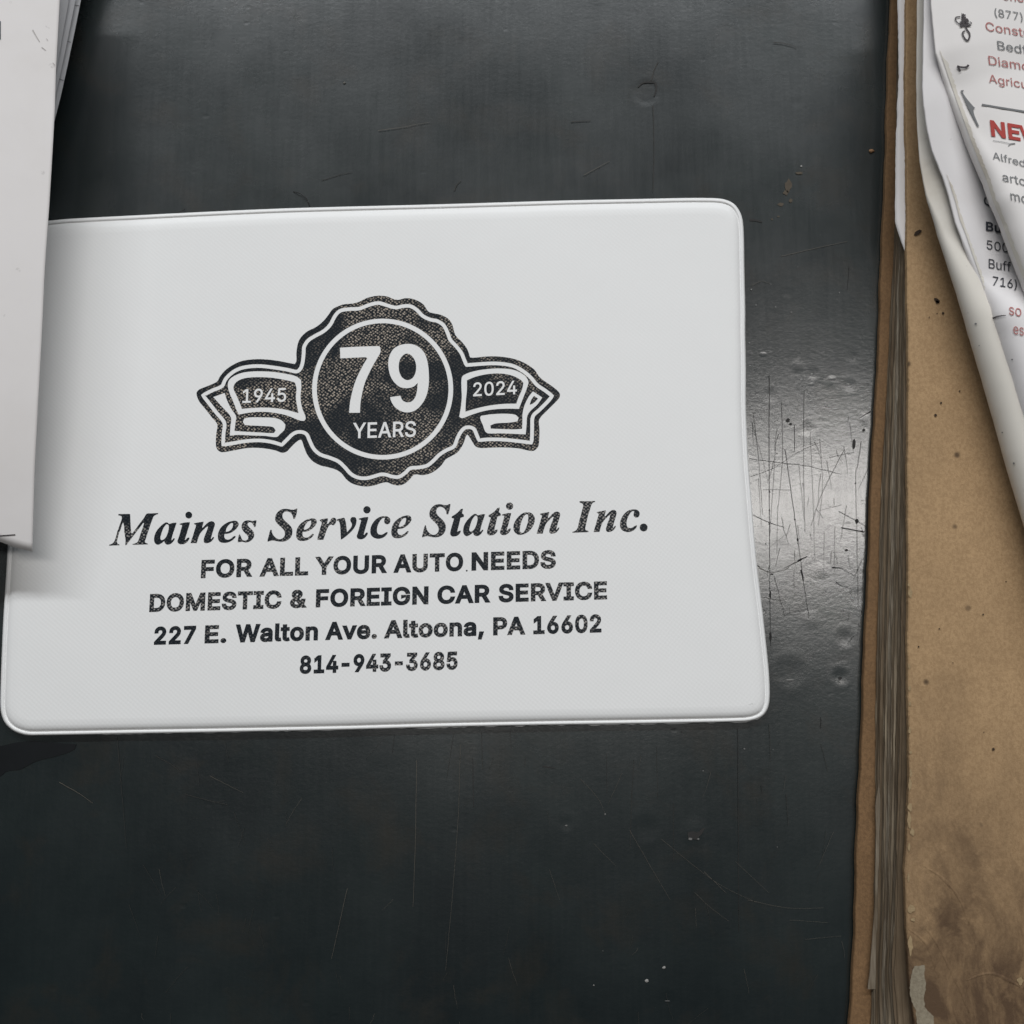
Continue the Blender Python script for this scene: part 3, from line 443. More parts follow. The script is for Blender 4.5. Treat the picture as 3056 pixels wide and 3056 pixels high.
def winding_fill(loops):
    """non-zero winding fill of overlapping outlines"""
    P, E = [], []
    for lp in loops:
        o = len(P)
        P += [Vector(p) for p in lp]
        E += [(o + i, o + (i + 1) % len(lp)) for i in range(len(lp))]
    vo, eo, fo, _, _, _ = delaunay_2d_cdt(P, E, [], 0, 1e-6)
    pv = np.array([tuple(v) for v in vo])
    cen = np.array([pv[list(f)].mean(0) for f in fo])
    wn = np.zeros(len(cen), int)
    for lp in loops:
        L = np.array(lp)
        for (x0, y0), (x1, y1) in zip(L, np.roll(L, -1, 0)):
            left = (x1 - x0) * (cen[:, 1] - y0) - (cen[:, 0] - x0) * (y1 - y0)
            wn += ((y0 <= cen[:, 1]) & (y1 > cen[:, 1]) & (left > 0)).astype(int)
            wn -= ((y0 > cen[:, 1]) & (y1 <= cen[:, 1]) & (left < 0)).astype(int)
    return pv, [tuple(f) for f, w in zip(fo, wn) if w != 0]
def text_2d(s, offset):
    pen = 0
    loops = []
    for ch in s:
        adv, lps = GLYPHS[ch]
        outer = max((([(lp[i], lp[i + 1]) for i in range(0, len(lp), 2)]) for lp in lps), key=lambda q: abs(area2(q)))
        sg = 1.0 if area2(outer) > 0 else -1.0
        for lp in lps:
            q = [((pen + lp[i]) / 1000.0, lp[i + 1] / 1000.0) for i in range(0, len(lp), 2)]
            q = [p for i, p in enumerate(q) if (Vector(p) - Vector(q[i - 1])).length > 0.0015]
            if offset:
                n = len(q)
                r = []
                for i in range(n):
                    c = Vector(q[i]); d1 = (c - Vector(q[i - 1])).normalized(); d2 = (Vector(q[(i + 1) % n]) - c).normalized()
                    n1 = Vector((d1.y, -d1.x)); n2 = Vector((d2.y, -d2.x))
                    m = n1 + n2
                    if m.length < 0.3:
                        m = n1
                        k = 1
                    else:
                        m.normalize()
                        k = min(1.8, 1.0 / max(0.4, m.dot(n1)))
                    c = c + m * offset * sg * k
                    r.append((c.x, c.y))
                q = r
            loops.append(q)
        pen += adv + int(offset * 850)
    pv, f = winding_fill(loops)
    return [(p[0], -p[1]) for p in pv], f
def text_px(s, x0, x1, base, slope, cap, offset=0.0, lean=None, letter_h=None):
    """word stretched between photo columns x0..x1 on a sloping base line"""
    if offset not in _cap:
        hv, _ = text_2d('H', offset)
        _cap[offset] = (min(-p[1] for p in hv), max(-p[1] for p in hv))
    b0, b1 = _cap[offset]
    v, f = text_2d(s, offset)
    xs = [p[0] for p in v]
    xmin, xmax = min(xs), max(xs)
    sx = (x1 - x0) / (xmax - xmin)
    sy = cap / (b1 - b0)
    out = []
    for x, y in v:
        u = (x - xmin) * sx
        h = (-y - b0) * sy
        X = x0 + u
        ln = (0.02 + (1155 - X) / 20700.0) if lean is None else lean
        out.append((X + ln * h, base + slope * u - h))
    return out, f
def decal(name, parts, z, mat, parent, thick=0.0):
    """join pixel-space fills into one flat mesh lying at height z"""
    V, F = [], []
    for v, f in parts:
        o = len(V)
        V += [W(x, y, z if not callable(z) else z(x, y)) for x, y in v]
        F += [tuple(i + o for i in q) for q in f]
    ob = mesh_obj(name, V, F, mat, parent)
    me = ob.data
    # all faces look up
    import bmesh
    bm = bmesh.new(); bm.from_mesh(me)
    for fc in bm.faces:
        if fc.normal.z < 0:
            fc.normal_flip()
    bm.to_mesh(me); bm.free()
    return ob
from mathutils.bvhtree import BVHTree
def decal_on(name, parts, page, off, mat, kind=None):
    """print that follows the curl of a page: each point is carried onto the page along the view line it was measured on"""
    me = page.data
    bvh = BVHTree.FromPolygons([v.co.copy() for v in me.vertices], [tuple(p.vertices) for p in me.polygons])
    org = Vector((0, 0, CAM_H))
    V, F = [], []
    for v, f in parts:
        o = len(V)
        for x, y in v:
            d = (Vector(W(x, y, 0)) - org).normalized()
            hit, nn, _, _ = bvh.ray_cast(org, d)
            if hit is None:
                hit = Vector(W(x, y, 0.01))
            V.append(tuple(hit - d * off))
        F += [tuple(i + o for i in q) for q in f]
    o = mesh_obj(name, V, F, mat, page)
    import bmesh
    bm = bmesh.new(); bm.from_mesh(o.data)
    for fc in bm.faces:
        if fc.normal.z < 0: fc.normal_flip()
    bm.to_mesh(o.data); bm.free()
    if kind: o['kind'] = kind
    return o
def stroke(pts, w0, w1=None, closed=False):
    """pixel-space polyline as a ribbon with tapering ends"""
    w1 = w0 if w1 is None else w1
    n = len(pts)
    V, F = [], []
    for i, p in enumerate(pts):
        a = Vector(pts[max(i - 1, 0)]); b = Vector(pts[min(i + 1, n - 1)])
        t = (b - a)
        t = t.normalized() if t.length > 0 else Vector((1, 0))
        w = (w0 + (w1 - w0) * i / max(n - 1, 1)) * 0.5
        V += [(p[0] + t.y * w, p[1] - t.x * w), (p[0] - t.y * w, p[1] + t.x * w)]
        if i:
            F.append((2*i - 2, 2*i - 1, 2*i + 1, 2*i))
    return V, F

# ================================================================== SETTING: desk top
def build_desk():
    inner_x = np.arange(-0.125, 0.105, 0.0005)
    inner_y = np.arange(-0.085, 0.135, 0.0005)
    xs = np.concatenate([np.linspace(-0.7, -0.13, 12), inner_x, np.linspace(0.11, 0.7, 12)])
    ys = np.concatenate([np.linspace(-0.5, -0.09, 10), inner_y, np.linspace(0.14, 0.8, 12)])
    X, Y = np.meshgrid(xs, ys)
    Z = 0.00006 * np.sin(X * 61 + 1) * np.sin(Y * 47 + 2) + 0.00003 * np.sin(X * 160 + Y * 90)
    dents = [  # px, py, radius mm, depth mm
        (2508, 2020, 1.1, -0.28), (2522, 1905, 1.2, -0.18), (2072, 2482, 1.6, 0.16), (1926, 2472, 1.7, -0.20),
        (1690, 2458, 0.9, -0.20), (1992, 2982, 1.1, -0.16), (1928, 276, 1.6, -0.24), (2360, 2005, 2.0, -0.18),
        (2410, 1280, 1.0, 0.14), (2425, 1115, 0.9, 0.13), (2478, 1140, 0.8, -0.12), (2535, 1150, 0.9, 0.12),
        (2380, 1090, 1.0, -0.14), (2352, 875, 0.8, 0.10), (2545, 1065, 0.9, 0.10), (2378, 305, 0.9, -0.1),
        (1010, 560, 1.2, -0.06), (1050, 2240, 2.4, -0.10), (1130, 2250, 1.6, 0.07), (2580, 1250, 0.8, -0.12),
        (2450, 1700, 1.2, 0.08), (2330, 1640, 1.4, -0.07), (2480, 1480, 1.6, 0.07), (2300, 1180, 1.0, 0.09),
        (2560, 1780, 1.2, -0.08), (2420, 1850, 1.3, 0.08)]
    for px, py, r, d in dents:
        wx, wy, _ = W(px, py)
        R2 = (X - wx)**2 + (Y - wy)**2
        s = r / 1000
        d *= 0.17
        Z += d / 1000 * np.exp(-R2 / (s * s) * 1.2)
        Z -= d / 1000 * 0.35 * np.exp(-(np.sqrt(R2) - s * 1.5)**2 / (0.4 * s)**2)
    # ring-shaped bruise near the top
    wx, wy, _ = W(1928, 276)
    R = np.sqrt((X - wx)**2 + (Y - wy)**2)
    Z -= 0.00004 * np.exp(-((R - 0.0019) / 0.0005)**2)
    ny, nx = X.shape
    V = np.stack([X, Y, Z], -1).reshape(-1, 3)
    i = np.arange(ny - 1)[:, None] * nx + np.arange(nx - 1)[None, :]
    F = np.stack([i, i + 1, i + nx + 1, i + nx], -1).reshape(-1, 4)
    me = bpy.data.meshes.new('desk_top')
    me.vertices.add(len(V)); me.vertices.foreach_set('co', V.ravel())
    me.loops.add(F.size); me.loops.foreach_set('vertex_index', F.ravel().astype(np.int32))
    me.polygons.add(len(F)); me.polygons.foreach_set('loop_start', np.arange(0, F.size, 4, dtype=np.int32))
    me.update(calc_edges=True)
    me.polygons.foreach_set('use_smooth', np.ones(len(F), dtype=bool))
    me.materials.append(M_DESK)
    o = bpy.data.objects.new('desk_top', me)
    COL.objects.link(o)
    o['kind'] = 'structure'
    return o
desk = build_desk()

def cr(pts):
    return crop(pts, 1900, 1200, 1.756)
ZS = 0.00013
dark, faint, light = [], [], []
def add_scr(lst, pts, w0, w1=None, wob=1.2):
    p = smooth_open(pts, 5)
    p = [(x + random.uniform(-wob, wob) * 0.5, y + random.uniform(-wob, wob) * 0.5) for x, y in p]
    lst.append(stroke(p, w0, w1))
for pts, w in [([(695, -140), (696, 300), (697, 800), (703, 1280)], 2.2), ([(760, 0), (765, 300), (740, 560)], 1.5),
               ([(828, 120), (828, 260)], 2.0), ([(878, -60), (876, 300), (884, 680)], 1.6),
               ([(612, 60), (640, 300), (662, 590)], 1.6), ([(730, 210), (712, 500), (700, 700)], 1.3),
               ([(780, 250), (805, 430), (832, 620), (870, 900), (905, 1135)], 2.0),
               ([(960, 190), (975, 420), (955, 650)], 1.3), ([(1088, 250), (1010, 400), (960, 510), (915, 650)], 1.6),
               ([(600, 388), (720, 345), (850, 260), (990, 200)], 1.8), ([(592, 296), (760, 318), (900, 335), (1075, 378)], 1.8),
               ([(608, 590), (700, 632), (775, 655)], 2.0), ([(1178, 205), (1160, 330), (1150, 430), (1165, 1080)], 1.8),
               ([(1102, 540), (1072, 720)], 1.4), ([(1040, 650), (1038, 900)], 1.3), ([(1060, 572), (1130, 610), (1218, 660)], 2.0),
               ([(1045, 940), (1070, 960), (1108, 972)], 2.4), ([(775, 1112), (840, 1095), (905, 1085)], 1.4),
               ([(720, 910), (750, 1020), (778, 1125)], 1.5), ([(665, 458), (810, 460)], 1.3), ([(850, 320), (880, 620)], 1.2),
               ([(910, 160), (925, 480), (935, 840)], 1.2), ([(600, 90), (660, 300), (690, 420)], 1.1),
               ([(1010, 290), (1140, 262)], 1.8), ([(1075, 870), (1160, 922)], 1.5), ([(740, 540), (735, 800)], 1.2),
               ([(640, 400), (655, 650)], 1.1), ([(1118, 110), (1135, 260)], 1.2), ([(985, 680), (980, 920)], 1.1),
               ([(700, 760), (810, 670)], 1.1), ([(826, 880), (826, 1000)], 1.2), ([(1195, 790), (1180, 1050)], 1.2)]:
    add_scr(faint if w < 1.9 else dark, cr(pts), w * 0.62, w * 0.45)
add_scr(dark, cr([(775, 870), (830, 842), (865, 825)]), 1.6, 3.0)
add_scr(dark, cr([(845, 832), (895, 808)]), 6.0, 2.0)
add_scr(light, cr([(635, 855), (665, 880), (720, 892), (780, 878), (800, 862)]), 1.4, 1.2)
add_scr(dark, cr([(1072, 657), (1130, 668), (1195, 680)]), 2.2, 3.2)
add_scr(dark, cr([(1025, 865), (1078, 871)]), 3.5, 2.0)
add_scr(dark, cr([(862, 880), (875, 935)]), 4.0, 2.2)
add_scr(dark, cr([(1165, 85), (1225, 50)]), 1.5, 3.0)
# blade marks and pits
pits = []
for cx, cy, rx, ry in [(793, 95, 11, 11), (808, 115, 7, 7), (1140, 218, 9, 26), (1190, 147, 8, 9), (1155, 623, 9, 12),
                       (1100, 776, 7, 7), (701, 1010, 5, 20), (702, 1228, 6, 24), (845, 720, 4, 9), (735, 270, 4, 3),
                       (698, 470, 4, 4), (697, 567, 4, 4), (696, 637, 4, 4), (1068, 1447, 9, 7), (237, 1728, 5, 5),
                       (1148, 425, 4, 4), (830, 615, 4, 4), (1182, 1098, 4, 4), (710, 902, 9, 4)]:
    c0 = cr([(cx, cy)])[0]
    lp = [(c0[0] + rx / 1.756 * math.cos(a) * random.uniform(.75, 1.2), c0[1] + ry / 1.756 * math.sin(a) * random.uniform(.75, 1.2))
          for a in [i * math.pi / 5 for i in range(10)]]
    pits.append(fill_loops([lp]))
c8 = lambda p: crop(p, 1300, 2100, 1.486)
pits.append(fill_loops([c8([(1118, 572), (1140, 565), (1162, 572), (1185, 552), (1193, 553), (1180, 580), (1165, 592), (1160, 605), (1140, 600), (1120, 600)])]))
for pts, w in [([(1340, 110), (1342, 500), (1345, 1010)], 1.6), ([(870, 380), (866, 560), (862, 640)], 1.2), ([(758, 220), (760, 400)], 1.5),
               ([(880, 250), (870, 420)], 1.3), ([(205, 130), (208, 290)], 1.4), ([(165, 240), (168, 460)], 2.0), ([(1555, 400), (1565, 540)], 1.3),
               ([(475, 278), (530, 284)], 3.0), ([(1710, 60), (1708, 110)], 2.0), ([(80, 130), (50, 330)], 1.2), ([(330, 120), (335, 200)], 1.3),
               ([(398, 240), (396, 280)], 1.8), ([(1480, 90), (1486, 260)], 1.2), ([(1710, 180), (1740, 300)], 1.1), ([(1445, 360), (1448, 400)], 1.8),
               ([(980, 190), (985, 420)], 1.0), ([(1055, 440), (1056, 700)], 1.0)]:
    add_scr(dark if w > 1.45 else faint, c8(pts), w, w * .7)
for pts, w in [([(110, 180), (100, 500), (75, 850), (45, 1180)], 1.3), ([(860, 560), (935, 690), (1040, 870)], 1.2), ([(1190, 745), (1290, 840)], 1.4),
               ([(1150, 838), (1215, 900), (1300, 965)], 1.1), ([(1385, 870), (1560, 905), (1720, 905)], 1.2), ([(1570, 960), (1740, 970)], 1.0),
               ([(1640, 1045), (1800, 1030)], 1.0), ([(640, 330), (720, 420), (752, 488)], 1.1), ([(700, 620), (800, 720)], 0.9),
               ([(505, 735), (550, 870)], 0.9), ([(1000, 600), (1240, 790), (1420, 880)], 1.0), ([(1330, 700), (1480, 840)], .9)]:
    add_scr(light, c8(pts), w * .8, w * .5)
c7 = lambda p: crop(p, 0, 2100, 1.486)
add_scr(light, c7([(262, 348), (340, 392), (412, 440)]), 2.2, 1.2)
add_scr(light, c7([(1848, 250), (1842, 600), (1832, 900)]), 1.5, 1.0)
add_scr(light, c7([(1540, 820), (1500, 1000), (1470, 1130)]), 1.2, .8)
add_scr(faint, c7([(820, 400), (900, 422), (1010, 448)]), 1.5, 1.0)
add_scr(faint, c7([(690, 230), (760, 270), (805, 305)]), 1.8, 1.0)
add_scr(light, c7([(930, 320), (1010, 360), (1080, 395)]), 1.2, .7)
add_scr(faint, c7([(520, 150), (545, 450), (560, 640)]), 1.2, .7)
add_scr(dark, c7([(1748, 140), (1740, 220)]), 1.6, 1.0)
c5 = lambda p: crop(p, 1400, 0, 1.431)
add_scr(faint, c5([(785, 450), (790, 620), (785, 820)]), 2.0, 1.4)
add_scr(faint, c5([(808, 262), (790, 300), (778, 345)]), 2.5, 4.0)
add_scr(dark, c5([(722, 372), (745, 352), (790, 350)]), 3.5, 6)
add_scr(dark, c5([(795, 350), (800, 380), (790, 410)]), 7, 3)
add_scr(faint, c5([(1300, 180), (1360, 188), (1400, 205)]), 2.5, 1.0)
add_scr(light, c5([(490, 748), (550, 715), (600, 688)]), 1.6, 1.0)
add_scr(faint, c5([(435, 520), (520, 515)]), 2.4, 1.2)
c6 = lambda p: crop(p, 1900, 500, 2.414)
add_scr(light, c6([(1040, 640), (1250, 590), (1520, 530)]), 1.6, 1.0)
add_scr(dark, c6([(1530, 710), (1525, 800), (1518, 880)]), 2.2, 1.2)
add_scr(light, c6([(830, 850), (900, 820), (960, 835)]), 1.0, 1.0)
add_scr(dark, c6([(815, 375), (860, 380), (905, 392)]), 7, 4)
cB = lambda p: crop(p, 150, 0, 1.431)
add_scr(light, cB([(1400, 558), (1500, 543), (1620, 522)]), 1.6, .8)
add_scr(faint, cB([(1725, 815), (1735, 790), (1755, 772)]), 3.0, 1.5)
add_scr(faint, cB([(1160, 770), (1230, 748), (1290, 735)]), 1.5, 1.0)
# a scatter of small random hairline scratches in the rubbed strip
for k in range(38):
    x = random.uniform(2230, 2600); y = random.uniform(1150, 1900)
    L = random.uniform(15, 90); a = random.gauss(math.pi / 2, 0.25) if random.random() < .6 else random.uniform(0, math.pi)
    add_scr(faint, [(x, y), (x + L * .5 * math.cos(a) + random.uniform(-3, 3), y + L * .5 * math.sin(a)), (x + L * math.cos(a), y + L * math.sin(a))], 1.0, 0.5)
for k in range(60):
    x = random.uniform(200, 2580); y = random.uniform(2200, 3056)
    L = random.uniform(15, 110); a = random.gauss(math.pi / 2, 0.4)
    add_scr(light if random.random() < .3 else faint, [(x, y), (x + L * .5 * math.cos(a) + random.uniform(-3, 3), y + L * .5 * math.sin(a)), (x + L * math.cos(a), y + L * math.sin(a))], 0.8, 0.4)
for nm, lst, mt in [('scratches', dark + pits, M_SCR), ('scratches', faint, M_SCR2), ('scratches', light, M_SCRL)]:
    o = decal(nm, lst, ZS, mt, desk)
    o['kind'] = 'stuff'
    ZS += 0.00002
smear = fill_loops([smooth_loop(c7([(-60, 195), (0, 188), (100, 168), (220, 172), (340, 180), (325, 205), (250, 232), (160, 255), (90, 290), (30, 300), (0, 322), (-60, 330)]))])
o = decal('greasy_smear', [smear], 0.00011, M_STAIN, desk)
# bright nicks where the paint is knocked off
chips = []
def blob(cx, cy, rx, ry, n=8, j=.3):
    a0 = random.random() * 6
    return [(cx + rx * math.cos(a0 + i * 2 * math.pi / n) * random.uniform(1 - j, 1 + j),
             cy + ry * math.sin(a0 + i * 2 * math.pi / n) * random.uniform(1 - j, 1 + j)) for i in range(n)]
for cx, cy, rx, ry in [(910, 142, 15, 5), (998, 18, 8, 4), (700, 935, 4, 8), (1000, 992, 5, 4), (1072, 1465, 10, 4), (850, 738, 4, 6),
                       (680, 740, 4, 5), (805, 1455, 22, 2), (752, 1790, 3, 3), (562, 1816, 3, 3), (1090, 1088, 5, 3), (715, 1820, 2, 2)]:
    c0 = cr([(cx, cy)])[0]
    chips.append(fill_loops([blob(c0[0], c0[1], rx / 1.756, ry / 1.756)]))
for cx, cy, rx, ry in [(825, 878, 9, 6), (967, 840, 4, 4), (810, 1262, 5, 7), (1160, 715, 4, 4), (1185, 1525, 18, 4), (1262, 1485, 13, 5), (1525, 1560, 14, 5), (1570, 1380, 22, 3),
                       (815, 1428, 14, 4), (1250, 1680, 14, 4), (1205, 1580, 8, 5), (1460, 900, 6, 5), (860, 990, 10, 4), (1000, 1004, 10, 3), (1115, 1042, 12, 3), (1375, 1712, 9, 4),
                       (1240, 1620, 7, 4), (945, 1660, 5, 3), (1840 - 600, 1860, 12, 5)]:
    c0 = c6([(cx, cy)])[0]
    chips.append(fill_loops([blob(c0[0], c0[1], rx / 2.414 * .6, ry / 2.414 * .6)]))
for cx, cy, rx, ry in [(1130, 600, 9, 6), (1165, 600, 4, 5), (752, 490, 3, 4), (1186, 298, 2, 3), (1370, 200, 3, 3), (1528, 177, 2, 2), (1028, 1318, 14, 2), (580, 540, 6, 3), (742, 1096, 2, 2), (1515, 635, 2, 2)]:
    c0 = c8([(cx, cy)])[0]
    chips.append(fill_loops([blob(c0[0], c0[1], rx / 1.486, ry / 1.486)]))
o = decal('paint_chips', chips, 0.00020, M_BARE, desk)
o['kind'] = 'stuff'
# beige dried smudge at upper right of the desk
smu = [fill_loops([smooth_loop(blob(*c6([(cx, cy)])[0], rx / 2.414, ry / 2.414, 12, .35))]) for cx, cy, rx, ry in
       [(1095, 130, 22, 40), (1075, 180, 18, 18), (1040, 265, 22, 12), (1110, 240, 14, 14), (1020, 352, 10, 5), (1170, 40, 26, 10), (975, 372, 8, 6)]]
o = decal('dried_smudge', smu, 0.00012, mat_plain('dried_smudge', (0.105, 0.085, 0.062), 0.8, 0.5, 700, 0), desk)
o['kind'] = 'stuff'

# ================================================================== WALLET: white vinyl cover with print
Z_CARD = 0.0016
outline = [(143, 659), (207, 653), (400, 643), (620, 632), (849, 622), (1100, 615), (1300, 610), (1500, 604), (1700, 598), (1900, 594), (2045, 591), (2110, 591), (2140, 592),
           (2165, 596), (2190, 608), (2206, 628), (2216, 655), (2220, 707), (2221, 770), (2222, 831), (2224, 920), (2224, 997), (2226, 1100), (2226, 1204),
           (2230, 1314), (2235, 1400), (2242, 1485), (2250, 1585), (2259, 1684), (2268, 1760), (2276, 1826), (2284, 1900), (2290, 1957), (2295, 2010),
           (2297, 2054), (2297, 2078), (2294, 2105), (2284, 2128), (2268, 2142), (2242, 2151), (2215, 2154), (2100, 2157), (1872, 2161), (1600, 2165), (1300, 2171), (1050, 2178), (808, 2183),
           (600, 2187), (404, 2190), (250, 2193), (121, 2195), (85, 2195), (58, 2189), (34, 2177), (14, 2156), (4, 2130), (1, 2100), (2, 2050), (5, 1960), (9, 1866), (14, 1780), (19, 1703),
           (23, 1628), (30, 1500), (38, 1350), (46, 1200), (55, 1050), (64, 900), (72, 780), (76, 720), (88, 682), (110, 664)]
outline = smooth_loop(outline, 3, 60)
if area2(outline) < 0:
    outline.reverse()
def resample(pts, step):
    out = []
    n = len(pts)
    for i in range(n):
        a, b = Vector(pts[i]), Vector(pts[(i + 1) % n])
        k = max(1, int((b - a).length / step))
        for j in range(k):
            out.append(tuple(a.lerp(b, j / k)))
    return out
outline = resample(outline, 14)
wallet = empty('vinyl_wallet', 'white vinyl wallet printed with a black anniversary rosette and garage address', 'wallet')
def ring_solid(name, loop, prof, mat, parent, zbase=0.0, jitter=None, cap_bottom=True):
    """loop in px; prof = [(inset_px, z)] from outside bottom to inside; last ring closed by an n-gon"""
    V, F = [], []
    n = len(loop)
    sgn = 1.0 if area2(offset_loop(loop, 1.0)) < area2(loop) else -1.0
    for inset, z in prof:
        lp = offset_loop(loop, sgn * inset) if inset else loop
        for i, (x, y) in enumerate(lp):
            j = jitter[i] if (jitter is not None and inset <= 0.01) else 0
            V.append(W(x, y + j, z))
    for k in range(len(prof) - 1):
        for i in range(n):
            a, b = k * n + i, k * n + (i + 1) % n
            F.append((a, b, b + n, a + n))
    F.append(tuple(range((len(prof) - 1) * n, len(prof) * n)))
    o = mesh_obj(name, V, F, mat, parent)
    import bmesh
    bm = bmesh.new(); bm.from_mesh(o.data)
    bmesh.ops.recalc_face_normals(bm, faces=bm.faces)
    big = max(bm.faces, key=lambda f: f.calc_area())
    if big.normal.z < 0:
        for f in bm.faces:
            f.normal_flip()
    for f in bm.faces:
        f.smooth = len(f.verts) == 4
    bm.to_mesh(o.data); bm.free()
    return o
# lower ply: its rough trimmed edge peeks out along the foot
jit = []
for x, y in outline:
    if y > 2140 and x > 300:
        jit.append(random.choice([0, 0, 1, 2, 3.5, 2.5, -1]) if x > 1200 else random.choice([0, 0.5, 1.5]))
    else:
        jit.append(0)
ring_solid('back_ply', outline, [(0.0, 0.00015), (0.0, 0.00050), (6, 0.00058)], M_VINYL, wallet, jitter=jit)
# front ply: trimmed edge, rolled weld bead, weld groove, padded panel
ring_solid('front_cover', outline, [(1.5, 0.00060), (0.8, 0.00085), (1.5, 0.00110), (4.0, 0.00120), (7.5, 0.00121), (10.0, 0.00115), (11.5, 0.00102), (13.0, 0.00102),
                                    (15.5, 0.00122), (22.0, 0.00145), (32.0, 0.00156), (48.0, Z_CARD)], M_VINYL, wallet)
ZI = Z_CARD + 0.00003

# ---- emblem
k1 = lambda p: crop(p, 560, 860, 3.22)
k2 = lambda p: crop(p, 1100, 860, 3.22)
sil = k1([(85, 1010), (110, 975), (180, 945), (240, 920), (285, 895), (310, 850), (360, 790), (430, 740), (520, 700), (640, 683), (760, 685), (880, 700), (980, 720), (1030, 728), (1045, 700), (1045, 620), (1060, 530), (1090, 470), (1150, 415), (1230, 375), (1300, 320), (1350, 260), (1390, 205), (1430, 180), (1500, 155), (1580, 148), (1650, 130), (1720, 95), (1800, 75)]) \
    + k2([(110, 72), (180, 80), (240, 105), (290, 112), (340, 98), (400, 98), (470, 120), (530, 160), (575, 225), (620, 240), (690, 255), (760, 290), (800, 340), (830, 440), (850, 470), (900, 520), (950, 590), (975, 665), (1010, 668), (1150, 655), (1270, 658), (1400, 680), (1500, 720), (1590, 780), (1640, 850), (1680, 885), (1760, 940), (1830, 1000), (1838, 1040), (1800, 1090), (1720, 1170), (1640, 1260), (1642, 1350), (1640, 1450), (1630, 1520), (1590, 1560), (1540, 1560), (1450, 1540), (1330, 1530), (1200, 1530), (1080, 1535), (1030, 1520), (1000, 1480), (970, 1430), (950, 1405), (935, 1420), (920, 1470), (890, 1530), (850, 1580), (800, 1610), (740, 1645), (700, 1700), (650, 1745), (590, 1780), (520, 1795), (440, 1790), (400, 1830), (350, 1875), (290, 1895), (230, 1885), (180, 1865), (130, 1870)]) \
    + k1([(1800, 1892), (1720, 1905), (1640, 1895), (1570, 1870), (1520, 1830), (1480, 1780), (1430, 1745), (1350, 1720), (1270, 1700), (1200, 1660), (1150, 1600), (1120, 1530), (1095, 1460), (1080, 1455), (1040, 1480), (990, 1530), (950, 1570), (905, 1580), (850, 1560), (750, 1540), (650, 1532), (550, 1538), (430, 1560), (330, 1575), (290, 1555), (272, 1510), (275, 1400), (285, 1310), (240, 1250), (170, 1160), (110, 1085)])
wavy = k1([(145, 1028), (240, 980), (330, 940), (360, 880), (410, 825), (480, 780), (570, 755), (700, 748), (850, 765), (970, 785), (1050, 800), (1085, 770), (1105, 710), (1115, 620), (1120, 560), (1160, 500), (1230, 455), (1310, 410), (1370, 350), (1420, 260), (1470, 215), (1560, 200), (1650, 195), (1730, 165), (1800, 145)]) \
    + k2([(110, 143), (180, 165), (260, 185), (330, 172), (400, 172), (460, 205), (520, 265), (590, 300), (660, 315), (720, 355), (760, 430), (785, 495), (840, 555), (890, 620), (920, 690), (940, 738), (1050, 730), (1180, 722), (1300, 728), (1400, 750), (1490, 800), (1560, 860), (1620, 930), (1700, 985), (1765, 1035), (1720, 1090), (1640, 1170), (1580, 1230), (1572, 1330), (1570, 1420), (1565, 1485), (1450, 1470), (1300, 1455), (1160, 1452), (1060, 1460), (1035, 1400), (1010, 1350), (960, 1335), (920, 1345), (880, 1390), (850, 1450), (820, 1520), (750, 1555), (680, 1600), (620, 1660), (560, 1705), (480, 1722), (400, 1730), (350, 1775), (290, 1812), (230, 1810), (160, 1790), (110, 1790)]) \
    + k1([(1800, 1805), (1720, 1825), (1640, 1820), (1570, 1785), (1510, 1720), (1450, 1665), (1370, 1630), (1270, 1595), (1210, 1540), (1170, 1460), (1140, 1400), (1080, 1380), (1020, 1395), (960, 1450), (905, 1505), (800, 1475), (680, 1462), (550, 1470), (430, 1490), (340, 1505), (345, 1400), (355, 1310), (340, 1270), (280, 1200), (210, 1110)])
wv = smooth_loop(wavy, 4, 55)
ringC = k1([(1874, 969)])[0]
bl_o = k1([(385, 930), (400, 880), (450, 840), (540, 808), (680, 797), (820, 803), (950, 822), (1040, 845), (1090, 880), (1092, 950), (1085, 1050), (1100, 1150), (1135, 1245), (1120, 1275), (1080, 1272), (960, 1225), (850, 1200), (720, 1188), (600, 1195), (490, 1215), (465, 1160), (430, 1070), (400, 1000)])
bl_i = k1([(440, 955), (470, 900), (550, 865), (680, 855), (820, 862), (950, 885), (1030, 905), (1045, 960), (1040, 1050), (1055, 1150), (1065, 1200), (960, 1170), (850, 1152), (740, 1145), (620, 1150), (520, 1158), (500, 1100), (465, 1020)])
bl_s = k1([(245, 1045), (355, 1005), (380, 1080), (420, 1160), (465, 1230), (460, 1290), (450, 1370), (560, 1378), (700, 1385), (760, 1390), (830, 1390), (845, 1365), (820, 1335), (730, 1325), (620, 1320), (550, 1315), (530, 1285), (545, 1250), (600, 1240), (720, 1240), (830, 1245), (900, 1268), (940, 1310), (930, 1360), (890, 1400), (855, 1430), (750, 1420), (600, 1415), (480, 1410), (405, 1418), (410, 1330), (415, 1240), (340, 1150)])
br_o = k2([(895, 860), (920, 830), (1020, 795), (1150, 775), (1280, 770), (1400, 785), (1490, 830), (1535, 890), (1525, 950), (1495, 1030), (1460, 1120), (1445, 1160), (1340, 1158), (1200, 1165), (1090, 1185), (980, 1220), (900, 1250), (870, 1235), (885, 1150), (895, 1050), (892, 950)])
br_i = k2([(945, 885), (1030, 850), (1150, 825), (1270, 820), (1380, 840), (1460, 880), (1488, 910), (1475, 970), (1440, 1050), (1420, 1108), (1300, 1110), (1170, 1125), (1050, 1150), (930, 1185), (935, 1080), (945, 980)])
